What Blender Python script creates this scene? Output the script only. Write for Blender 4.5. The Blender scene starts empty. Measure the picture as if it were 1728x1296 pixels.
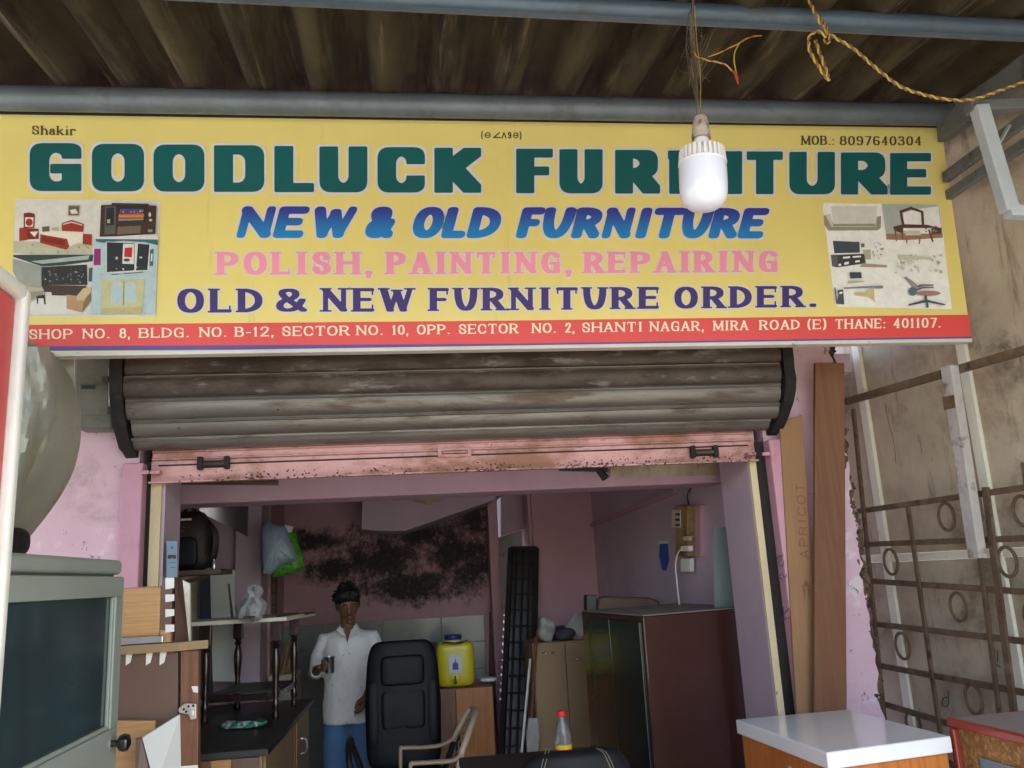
import bpy, bmesh, math, random
import numpy as np
from mathutils import Vector, Matrix, Euler, Quaternion
random.seed(7)
R = math.radians
SC = bpy.context.scene
COL = SC.collection

# ------------------------------------------------------------------ camera
EYE = Vector((0, 0, 1.65))
AX_R = Vector((0.99038842, -0.12787608, -0.05271133))
AX_U = Vector((0.02300967, -0.22346287, 0.97444081))
AX_F = Vector((0.13638669, 0.96628777, 0.21837266))
FPX = 1432.58
cd = bpy.data.cameras.new('camera'); cam = bpy.data.objects.new('camera', cd); COL.objects.link(cam)
cam.matrix_world = Matrix(((AX_R.x, AX_U.x, -AX_F.x, EYE.x), (AX_R.y, AX_U.y, -AX_F.y, EYE.y), (AX_R.z, AX_U.z, -AX_F.z, EYE.z), (0, 0, 0, 1)))
cd.sensor_width = 36; cd.lens = 36 * FPX / 1728; cd.clip_end = 500; cd.clip_start = .05
SC.camera = cam

# ------------------------------------------------------------------ light
w = bpy.data.worlds.new('World'); SC.world = w; w.use_nodes = True
nt = w.node_tree; bg = nt.nodes['Background']
sky = nt.nodes.new('ShaderNodeTexSky'); sky.sky_type = 'NISHITA'; sky.sun_disc = False
SUN_EL, SUN_AZ = R(62), R(160)      # the sun stands high behind the camera, a little to the right
sky.sun_elevation = SUN_EL; sky.sun_rotation = SUN_AZ
sky.air_density = 1.2; sky.dust_density = 3.0
nt.links.new(sky.outputs[0], bg.inputs[0]); bg.inputs[1].default_value = 0.15
sd = bpy.data.lights.new('sun', 'SUN'); sd.energy = 4.0; sd.angle = R(.6); sd.color = (1, .95, .87)
sun = bpy.data.objects.new('sun', sd); COL.objects.link(sun)
sv = Vector((math.sin(SUN_AZ) * math.cos(SUN_EL), math.cos(SUN_AZ) * math.cos(SUN_EL), math.sin(SUN_EL)))
sun.rotation_euler = sv.to_track_quat('Z', 'Y').to_euler(); sun.location = (0, -5, 8)
vs = SC.view_settings; vs.view_transform = 'Standard'; vs.look = 'None'; vs.gamma = 1; vs.use_curve_mapping = False
vs.exposure = 2.3
SC.cycles.max_bounces = 8; SC.cycles.diffuse_bounces = 5; SC.cycles.glossy_bounces = 3; SC.cycles.transmission_bounces = 6
SC.cycles.sample_clamp_indirect = 6; SC.cycles.caustics_reflective = False; SC.cycles.caustics_refractive = False

# ------------------------------------------------------------------ placing helpers (measured sight lines to real planes)
def ray(x, y): return AX_F * FPX + AX_R * (x - 864) - AX_U * (y - 648)
def PY(x, y, Y): d = ray(x, y); return EYE + d * (Y / d.y)
def PX(x, y, X): d = ray(x, y); return EYE + d * (X / d.x)
def PZ(x, y, Z): d = ray(x, y); return EYE + d * ((Z - EYE.z) / d.z)
def PP(x, y, p, n): d = ray(x, y); return EYE + d * ((Vector(p) - EYE).dot(n) / d.dot(n))
def XY(px, Y, y=1000): return PY(px, y, Y).x
def ZY(x, y, Y): return PY(x, y, Y).z

# ------------------------------------------------------------------ materials
def _mix(nt, fac, a, b):
    m = nt.nodes.new('ShaderNodeMix'); m.data_type = 'RGBA'
    for s, v in ((m.inputs[0], fac), (m.inputs[6], a), (m.inputs[7], b)):
        if hasattr(v, 'links'): nt.links.new(v, s)
        elif isinstance(v, (int, float)): s.default_value = v
        else: s.default_value = (*v[:3], 1)
    return m.outputs[2]
def _noise(nt, co, scale, detail=6, rough=.6, stretch=None, dist=0.0, off=(0, 0, 0)):
    mp = nt.nodes.new('ShaderNodeMapping'); nt.links.new(co, mp.inputs[0])
    mp.inputs['Location'].default_value = off
    if stretch: mp.inputs['Scale'].default_value = stretch
    n = nt.nodes.new('ShaderNodeTexNoise'); nt.links.new(mp.outputs[0], n.inputs[0])
    n.inputs['Scale'].default_value = scale; n.inputs['Detail'].default_value = detail; n.inputs['Roughness'].default_value = rough
    n.inputs['Distortion'].default_value = dist
    return n.outputs[0]
def _ramp(nt, v, lo, hi):
    m = nt.nodes.new('ShaderNodeMapRange'); m.interpolation_type = 'SMOOTHSTEP'
    nt.links.new(v, m.inputs[0]); m.inputs[1].default_value = lo; m.inputs[2].default_value = hi
    return m.outputs[0]
def _math(nt, op, a, b=None, c=None):
    m = nt.nodes.new('ShaderNodeMath'); m.operation = op
    for s, v in zip(m.inputs, (a, b, c)):
        if v is None: continue
        if hasattr(v, 'links'): nt.links.new(v, s)
        else: s.default_value = v
    return m.outputs[0]
def mat(name, col, rough=.6, metal=0., var=.12, vscale=3., dirt=(), bump=.15, bscale=60, stretch=None, coat=0., spec=.5, grain=None, extra=None, trans=0., alpha=1., emit=None):
    """dirt: list of (colour, scale, lo, hi, stretch, offset)"""
    m = bpy.data.materials.new(name); m.use_nodes = True; nt = m.node_tree; b = nt.nodes['Principled BSDF']
    tc = nt.nodes.new('ShaderNodeTexCoord'); co = tc.outputs['Object']
    c = None
    if var:
        n = _noise(nt, co, vscale, 7, .65, stretch)
        f = _ramp(nt, n, .25, .75)
        c = _mix(nt, f, [v * (1 - var) for v in col], [min(1, v * (1 + var)) for v in col])
    else:
        rgb = nt.nodes.new('ShaderNodeRGB'); rgb.outputs[0].default_value = (*col, 1); c = rgb.outputs[0]
    if grain:                                     # wood grain: colour, scale, stretch
        n = _noise(nt, co, grain[1], 5, .6, grain[2], 1.2)
        c = _mix(nt, _ramp(nt, n, .42, .62), c, grain[0])
    rr = rough
    for i, d in enumerate(dirt):
        st = d[4] if len(d) > 4 else None; of = d[5] if len(d) > 5 else (i * 3.7, i * 1.3, 0)
        n = _noise(nt, co, d[1], 9, .68, st, 0.2, of)
        f = _ramp(nt, n, d[2], d[3])
        c = _mix(nt, f, c, d[0])
        rr = _math(nt, 'MULTIPLY_ADD', f, .25, rr)
    if extra: c = extra(nt, co, c)
    nt.links.new(c, b.inputs['Base Color'])
    if hasattr(rr, 'links'): nt.links.new(rr, b.inputs['Roughness'])
    else:
        n = _noise(nt, co, 9, 5, .6, None, 0, (9, 4, 2))
        nt.links.new(_math(nt, 'MULTIPLY_ADD', n, .22, max(0, rough - .11)), b.inputs['Roughness'])
    b.inputs['Metallic'].default_value = metal; b.inputs['Specular IOR Level'].default_value = spec
    b.inputs['Coat Weight'].default_value = coat; b.inputs['Coat Roughness'].default_value = .08
    b.inputs['Transmission Weight'].default_value = trans; b.inputs['Alpha'].default_value = alpha
    if bump:
        n = _noise(nt, co, bscale, 6, .65, None, 0, (1, 2, 3))
        bp = nt.nodes.new('ShaderNodeBump'); bp.inputs['Strength'].default_value = bump; bp.inputs['Distance'].default_value = .01
        nt.links.new(n, bp.inputs['Height']); nt.links.new(bp.outputs[0], b.inputs['Normal'])
    return m
def flat(name, col, rough=.55, fade=.1):
    return mat(name, col, rough, var=fade, vscale=2.2, bump=.0)

DK = (.03, .022, .018)
def mould(nt, co, c):
    s = nt.nodes.new('ShaderNodeSeparateXYZ'); nt.links.new(co, s.inputs[0])
    def blob(cx, cz, rx, rz):
        a = _math(nt, 'DIVIDE', _math(nt, 'SUBTRACT', s.outputs[0], cx), rx); b = _math(nt, 'DIVIDE', _math(nt, 'SUBTRACT', s.outputs[2], cz), rz)
        r = _math(nt, 'SQRT', _math(nt, 'ADD', _math(nt, 'MULTIPLY', a, a), _math(nt, 'MULTIPLY', b, b)))
        return _math(nt, 'SUBTRACT', 1, r)
    k = None
    for cx, cy, rx, rz in ((640, 945, .55, .30), (770, 930, .42, .30), (560, 960, .3, .16), (690, 985, .6, .17), (800, 880, .22, .2), (790, 965, .28, .22), (715, 905, .4, .14), (540, 912, .3, .12)):
        p = PY(cx, cy, 6.88); q = blob(p.x, p.z, rx, rz); k = q if k is None else _math(nt, 'MAXIMUM', k, q)
    n = _noise(nt, co, 3.4, 12, .82); n2 = _noise(nt, co, 19, 8, .8, None, .3)
    v = _math(nt, 'ADD', _math(nt, 'MULTIPLY_ADD', k, .30, n), _math(nt, 'MULTIPLY', n2, .5))
    c = _mix(nt, _ramp(nt, v, .72, .90), c, (.14, .09, .09))
    c = _mix(nt, _ramp(nt, v, .885, .93), c, (.026, .020, .020))
    return _mix(nt, _math(nt, 'MULTIPLY', _ramp(nt, n2, .5, .68), _ramp(nt, k, .15, .6)), c, (.09, .075, .075))
PINK = (.60, .40, .47)
M = {}
M['pink'] = mat('pink_distemper', PINK, .8, var=.08, dirt=[((.16, .11, .10), 26, .66, .74), ((.33, .22, .24), 2.2, .62, .9)], bump=.35, bscale=35)
M['pink_wall2'] = mat('pink_wall_paint', (.66, .46, .54), .8, var=.07, dirt=[((.70, .60, .64), 6, .56, .62), ((.15, .12, .11), 17, .615, .66), ((.34, .27, .28), 3, .56, .8)], bump=.4, bscale=30)
M['lilac'] = mat('lilac_paint', (.50, .39, .46), .75, var=.08, dirt=[((.34, .22, .27), 1.6, .6, .85)], bump=.2, bscale=30)
M['mould'] = mat('mouldy_pink_paint', (.44, .27, .30), .85, var=.1, bump=.3, bscale=30, extra=mould)
M['pinkin'] = mat('inner_pink_paint', (.50, .30, .34), .8, var=.07, dirt=[((.33, .16, .17), 3, .7, .9)], bump=.2)
M['beam'] = mat('beam_paint', (.46, .31, .38), .75, var=.08, dirt=[((.2, .12, .13), 7, .68, .85)], bump=.2)
M['tile'] = mat('grey_glazed_tile', (.20, .225, .21), .18, var=.07, vscale=5, bump=.03, bscale=8, dirt=[((.12, .12, .11), 5, .6, .85)])
M['grout'] = mat('tile_grout', (.20, .21, .20), .9)
M['concrete'] = mat('street_concrete', (.25, .24, .215), .9, var=.2, bump=.5, bscale=25, dirt=[((.2, .19, .17), 3, .55, .8)])
M['floor'] = mat('shop_floor_stone', (.12, .11, .10), .45, var=.2, dirt=[((.05, .045, .04), 4, .5, .8)])
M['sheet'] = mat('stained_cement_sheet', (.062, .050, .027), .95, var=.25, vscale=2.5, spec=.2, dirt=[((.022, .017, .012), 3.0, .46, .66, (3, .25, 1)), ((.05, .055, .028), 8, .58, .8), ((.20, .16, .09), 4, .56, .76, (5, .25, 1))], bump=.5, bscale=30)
M['pipe'] = mat('grey_blue_pipe_paint', (.115, .14, .155), .45, metal=.2, var=.2, vscale=5, dirt=[((.09, .10, .10), 6, .5, .75), ((.17, .06, .04), 3, .74, .78)], bump=.2, spec=.6)
M['pipe2'] = mat('blue_grey_gutter_paint', (.075, .115, .15), .4, metal=.2, var=.15, vscale=4, dirt=[((.07, .08, .08), 5, .5, .72), ((.38, .40, .38), 11, .72, .76)], bump=.2)
M['yellow'] = mat('yellow_flex_print', (.80, .68, .22), .3, var=.06, vscale=1.2, bump=.25, bscale=2.5, spec=.6, coat=.15, dirt=[((.55, .45, .17), 2.2, .60, .85, (9, 1, .6)), ((.40, .34, .16), 40, .74, .78), ((.62, .53, .2), 1.7, .6, .9), ((.2, .16, .1), 11, .78, .82)])
M['red'] = mat('red_flex_print', (.72, .075, .07), .45, var=.07, vscale=1.5, bump=.04, bscale=4, dirt=[((.45, .09, .07), 20, .72, .78)])
M['purple'] = mat('purple_print_line', (.10, .07, .30), .5, var=.1)
M['frame_white'] = mat('sign_frame_white', (.62, .60, .55), .5, dirt=[((.2, .17, .14), 12, .6, .75)])
M['sign_dark'] = mat('sign_dark_frame', (.025, .02, .03), .6)
M['halo'] = flat('white_letter_edge', (.66, .65, .66), .5, .05)
M['teal'] = flat('teal_letters', (.003, .10, .10), .5, .12)
M['pinkl'] = flat('pink_letters', (.86, .30, .42), .5, .06)
M['navy'] = flat('navy_letters', (.045, .025, .16), .5, .1)
M['cream'] = flat('cream_letters', (.86, .76, .58), .5, .06)
M['brownl'] = flat('brown_letters', (.10, .07, .045), .5, .1)
def bluegrad(nt, co, c):
    s = nt.nodes.new('ShaderNodeSeparateXYZ'); nt.links.new(co, s.inputs[0])
    return _mix(nt, _ramp(nt, s.outputs[2], 3.02, 3.17), (.008, .22, .55), (.03, .03, .28))
M['blue'] = mat('blue_letters_fading_print', (.02, .1, .4), .5, var=0, bump=0, extra=bluegrad)
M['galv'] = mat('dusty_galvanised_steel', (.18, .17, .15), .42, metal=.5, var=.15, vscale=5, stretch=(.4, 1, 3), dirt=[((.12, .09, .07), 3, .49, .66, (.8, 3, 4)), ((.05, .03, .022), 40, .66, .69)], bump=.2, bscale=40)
M['galv_dark'] = mat('grimy_shaded_galvanised_steel', (.075, .058, .045), .6, metal=.3, var=.3, vscale=6, dirt=[((.05, .036, .028), 3, .45, .65, (1, 2.5, 2.5)), ((.22, .21, .195), 4, .54, .66, (1, 2, 4), (3, 1, 5)), ((.04, .028, .02), 34, .68, .72)], bump=.25, bscale=40)  # grime, plus the signboard's shadow on the upper slats put into the colour
M['dark_iron'] = mat('dark_iron', (.015, .012, .011), .75, metal=.2, var=.4, dirt=[((.09, .06, .04), 14, .6, .75)], bump=.4)
def rustdots(nt, co, c):
    s = nt.nodes.new('ShaderNodeSeparateXYZ'); nt.links.new(co, s.inputs[0])
    v = nt.nodes.new('ShaderNodeTexVoronoi'); nt.links.new(co, v.inputs[0]); v.inputs['Scale'].default_value = 62
    n = _noise(nt, co, 4, 3, .5)
    zz = _ramp(nt, s.outputs[2], 2.185, 2.10)
    d = _math(nt, 'LESS_THAN', v.outputs[0], _math(nt, 'MULTIPLY', zz, _math(nt, 'MULTIPLY_ADD', n, 1.3, -.34)))
    return _mix(nt, d, c, (.09, .02, .018))
M['pinkrail'] = mat('pink_painted_steel', (.58, .32, .31), .55, var=.12, vscale=6, dirt=[((.30, .15, .10), 3.0, .42, .62, (1, 1, 2.0)), ((.16, .07, .05), 7, .58, .70, (.6, 1, 2)), ((.09, .03, .03), 42, .66, .69)], bump=.12, extra=rustdots)
M['pinkpost'] = mat('pink_guide_paint', (.52, .28, .36), .6, var=.1, dirt=[((.10, .05, .05), 24, .70, .74), ((.32, .17, .2), 3, .55, .8)], bump=.25)
M['chip_yellow'] = mat('chipped_cream_paint', (.60, .52, .32), .7, var=.1, dirt=[((.06, .045, .035), 12, .60, .66, (1, 1, .5))], bump=.4)
M['ply'] = mat('tan_plywood', (.30, .175, .085), .75, var=.12, spec=.25, grain=((.28, .16, .082), 7, (6, 6, .35)), dirt=[((.10, .05, .03), 9, .70, .78), ((.5, .38, .25), 21, .73, .77)], bump=.12)
M['ply_dark'] = mat('brown_plywood', (.17, .078, .042), .7, var=.12, spec=.25, grain=((.18, .095, .052), 6, (6, 6, .3)), dirt=[((.10, .045, .025), 4, .66, .85)], bump=.1)
M['wallsheet'] = mat('grimy_white_sheet', (.46, .40, .29), .6, var=.18, vscale=2.4, dirt=[((.30, .235, .15), 1.8, .45, .7), ((.16, .11, .06), 5, .54, .76, (2.5, 2.5, .4)), ((.12, .085, .05), 2.4, .53, .72, None, (5, 2, 1)), ((.05, .04, .03), 38, .68, .71), ((.07, .055, .04), 9, .665, .70, (8, 8, .5))], bump=.2, bscale=20)
M['wallrib'] = mat('off_white_rib', (.74, .72, .60), .55, var=.08, dirt=[((.26, .20, .11), 3, .58, .82), ((.1, .08, .05), 18, .66, .74)], bump=.2)
M['grille'] = mat('dusty_rusted_iron', (.125, .08, .045), .9, var=.3, vscale=14, dirt=[((.20, .155, .10), 8, .5, .75), ((.035, .025, .018), 15, .55, .7)], bump=.9, bscale=80)
M['whitewash'] = mat('whitewashed_tube', (.42, .40, .38), .7, var=.15, vscale=8, dirt=[((.16, .12, .085), 6, .5, .62), ((.7, .7, .7), 9, .66, .75, (1, 1, .4))], bump=.4)
M['bracket'] = mat('pale_grey_bracket_paint', (.42, .47, .50), .5, var=.1, dirt=[((.13, .12, .11), 8, .60, .74), ((.16, .08, .05), 16, .72, .76)], bump=.2)
M['beamgrey'] = mat('grey_fascia_paint', (.13, .135, .135), .6, var=.15, dirt=[((.05, .045, .04), 5, .5, .7)], bump=.3)
# ------------------------------------------------------------------ more materials (furniture)
M['green_steel'] = mat('grey_green_enamel', (.31, .365, .325), .38, var=.08, vscale=3, dirt=[((.15, .16, .11), 3.5, .55, .82), ((.10, .06, .03), 26, .72, .76), ((.42, .46, .38), 7, .66, .8)], bump=.06, spec=.5)
M['dark_glass'] = mat('smoked_glass', (.028, .055, .062), .16, var=.5, vscale=2.5, bump=.02, bscale=3, coat=.4, dirt=[((.03, .04, .04), 5, .52, .8)])
M['black_gloss'] = mat('black_bakelite', (.012, .012, .013), .2, bump=0, coat=.5)
M['cab_red'] = mat('red_laminate', (.50, .055, .055), .4, var=.1, bump=.03)
M['cab_white'] = mat('off_white_rounded_edging', (.62, .62, .56), .45, dirt=[((.35, .32, .25), 9, .6, .8)])
M['tanlam'] = mat('tan_wood_laminate', (.50, .29, .12), .42, var=.06, grain=((.42, .23, .09), 12, (.4, .4, 14)), bump=.04, dirt=[((.3, .16, .07), 3, .62, .8)])
M['brownlam'] = mat('brown_laminate', (.14, .085, .065), .4, var=.1, bump=.04, dirt=[((.22, .17, .14), 5, .60, .8), ((.4, .36, .32), 30, .74, .77)])
M['brownwood'] = mat('brown_veneer', (.20, .085, .045), .45, var=.12, grain=((.14, .06, .03), 9, (5, 5, .4)), bump=.05)
M['orangewood'] = mat('orange_teak_veneer', (.42, .15, .032), .4, var=.08, grain=((.33, .11, .025), 8, (5, 5, .5)), bump=.05, dirt=[((.2, .09, .04), 6, .66, .8)])
M['plyedge'] = mat('raw_plywood_edge', (.48, .31, .16), .7, grain=((.25, .13, .06), 30, (.5, .5, 16)))
M['tape'] = mat('white_masking_tape', (.74, .73, .69), .6, var=.04)
M['white_board'] = mat('white_laminate', (.66, .70, .68), .35, var=.03, dirt=[((.3, .3, .28), 8, .70, .8)], bump=.03)
M['steel'] = mat('brushed_steel', (.66, .67, .70), .36, metal=1., var=.06, bump=.03)
M['zinc'] = mat('zinc_hinge', (.58, .57, .54), .35, metal=.7, var=.1)
M['darkwood'] = mat('dark_polished_wood', (.028, .014, .012), .25, var=.3, bump=.04, coat=.5)
M['blackboard'] = mat('black_laminate_top', (.022, .022, .020), .42, var=.3, dirt=[((.075, .08, .07), 3, .55, .8)], bump=.05)
M['drawertan'] = mat('dull_tan_laminate', (.30, .20, .10), .5, var=.08, bump=.04)
M['orange'] = mat('orange_edge_strip', (.48, .11, .025), .45)
M['whitetop'] = mat('pale_glossy_laminate', (.68, .73, .74), .14, var=.03, bump=.02, bscale=4, coat=.3, dirt=[((.48, .5, .5), 3, .6, .85)])
M['maroon'] = mat('maroon_enamel', (.052, .020, .015), .16, var=.15, bump=.05, bscale=9, coat=.3, dirt=[((.12, .05, .045), 3, .58, .8)])
M['greenenamel'] = mat('dark_green_enamel', (.010, .018, .014), .22, var=.2, bump=.05, bscale=9, coat=.3, dirt=[((.05, .075, .06), 4, .55, .8, (1, 1, .3))])
M['dusty'] = mat('dusty_top', (.22, .19, .17), .8, bump=.2)
M['leather'] = mat('black_leatherette', (.004, .006, .009), .5, var=.2, bump=.25, bscale=160, spec=.22)
M['plastic_black'] = mat('black_plastic', (.014, .015, .017), .4, bump=.03)
M['chairplastic'] = mat('beige_moulded_plastic', (.40, .32, .23), .4, var=.08, dirt=[((.2, .15, .1), 8, .6, .8)], bump=.03)
def jugm(nt, co, c): return c
M['jug'] = mat('yellow_plastic', (.60, .52, .012), .32, var=.06, bump=.03)
M['bluecap'] = mat('blue_plastic', (.012, .03, .22), .35)
M['paper'] = mat('white_label_paper', (.62, .64, .64), .6, var=.04)
M['printblue'] = flat('blue_label_print', (.03, .09, .35), .6)
M['bagblue'] = mat('pale_blue_polythene', (.24, .33, .44), .35, var=.15, vscale=9, bump=.5, bscale=25, spec=.6)
M['baggreen'] = mat('green_printed_bag', (.07, .30, .02), .45, var=.5, vscale=45, bump=.4, bscale=20, dirt=[((.02, .1, .01), 50, .55, .6)])
M['bagclear'] = mat('clear_crumpled_polythene', (.62, .65, .66), .3, trans=.35, alpha=.85, bump=.9, bscale=30, var=.15, vscale=20)
M['backpack'] = mat('dark_brown_backpack_cloth', (.022, .014, .012), .6, var=.4, vscale=12, dirt=[((.34, .31, .27), 9, .64, .68, (1, 1, 2.5), (3, 2, .4)), ((.09, .03, .02), 6, .55, .7)], bump=.6, bscale=40)
M['oldwood'] = mat('dusty_plank', (.12, .085, .06), .8, grain=((.06, .04, .03), 7, (.5, .5, 8)), bump=.3)
M['polytarp'] = mat('grey_dusty_plastic_wrap', (.33, .355, .335), .38, var=.12, vscale=2.5, stretch=(1, 1, .5), dirt=[((.38, .37, .25), 2, .5, .75), ((.13, .13, .11), 3, .58, .85), ((.06, .05, .04), 30, .72, .76)], bump=1., bscale=7, spec=.6)
M['tarp_under'] = mat('yellowed_wrap', (.30, .30, .235), .45, var=.12, dirt=[((.15, .14, .1), 3, .55, .8)], bump=.3, bscale=12)
M['meterbox'] = mat('dusty_green_grey_box', (.15, .155, .13), .6, var=.2, dirt=[((.07, .055, .04), 5, .5, .75), ((.26, .25, .2), 3, .6, .8)], bump=.2)
M['poster'] = mat('blue_poster_paper', (.16, .25, .34), .6, var=.08)
M['inkdark'] = flat('dark_ink', (.02, .03, .05), .6)
M['opal'] = mat('milky_bulb_diffuser', (.68, .72, .82), .25, var=.02, bump=0, coat=.4)
M['bulbwhite'] = mat('dusty_white_bulb_body', (.72, .70, .68), .5, var=.08, dirt=[((.3, .22, .17), 20, .58, .74)], bump=.15)
M['holder'] = mat('grimy_lamp_holder', (.38, .31, .26), .6, dirt=[((.12, .08, .06), 25, .5, .62), ((.7, .66, .6), 18, .62, .7, None, (4, 5, 6))], bump=.3)
M['webcord'] = mat('cobwebbed_cord', (.13, .095, .07), .9, bump=.5)
M['cobweb'] = mat('cobweb_thread', (.20, .17, .12), .9, bump=0)
M['wire_y'] = mat('yellow_wire', (.52, .40, .05), .5, bump=0, dirt=[((.2, .13, .05), 20, .55, .7)])
M['wire_m'] = mat('maroon_wire', (.22, .09, .07), .55, bump=0)
M['wire_r'] = mat('red_wire', (.42, .04, .03), .5, bump=0)
M['skin'] = mat('brown_skin', (.20, .098, .06), .5, var=.08, bump=.08, bscale=120)
M['hair'] = mat('black_hair', (.008, .007, .007), .5, var=.3, bump=.6, bscale=150)
def dots(nt, co, c):
    v = nt.nodes.new('ShaderNodeTexVoronoi'); nt.links.new(co, v.inputs[0]); v.inputs['Scale'].default_value = 19
    d = _math(nt, 'LESS_THAN', v.outputs[0], .09)
    return _mix(nt, d, c, (.25, .25, .28))
M['shirt'] = mat('white_speckled_shirt', (.80, .82, .82), .75, var=.04, bump=.12, bscale=20, extra=dots)
M['jeans'] = mat('light_blue_denim', (.10, .23, .46), .8, var=.12, vscale=7, bump=.3, bscale=200)
M['eye'] = mat('eye_white', (.12, .10, .09), .6, bump=0)
M['whiteplastic'] = mat('white_plastic', (.72, .72, .68), .4, bump=.02)
M['oldplastic'] = mat('yellowed_switch_plastic', (.52, .45, .32), .5, dirt=[((.2, .15, .08), 12, .6, .75)])
M['varnish'] = mat('stained_varnished_board', (.26, .17, .065), .45, dirt=[((.10, .06, .03), 6, .5, .65)], bump=.1)
M['bluegreen_sheet'] = mat('grey_green_painted_board', (.17, .22, .21), .5, var=.06)
M['headboard'] = mat('brown_quilted_headboard', (.13, .075, .05), .5, bump=.1)
M['pet'] = mat('clear_bottle_plastic', (.75, .8, .85), .08, trans=.85, bump=0, var=0)
M['redcap'] = mat('red_bottle_cap', (.65, .02, .02), .35, bump=0)
M['foil'] = mat('green_snack_packet', (.02, .20, .11), .3, var=.3, vscale=12, bump=.6, bscale=25, dirt=[((.65, .68, .66), 11, .52, .56)])
M['cloth'] = mat('crumpled_pale_cloth', (.38, .38, .35), .8, var=.2, vscale=12, bump=.9, bscale=20)
M['darkcloth'] = mat('dark_patterned_cloth', (.05, .045, .06), .8, var=.5, vscale=15, bump=.8, bscale=20)
M['ratt'] = mat('woven_brown_laminate', (.26, .14, .05), .45, var=.3, vscale=45, bump=.5, bscale=90, dirt=[((.42, .27, .10), 55, .52, .58)])
M['redwood'] = mat('red_brown_varnished_edge', (.28, .045, .03), .32, var=.12, bump=.05, coat=.2)
M['bluegrey'] = mat('blue_grey_glass', (.16, .26, .30), .3, bump=0)

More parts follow.
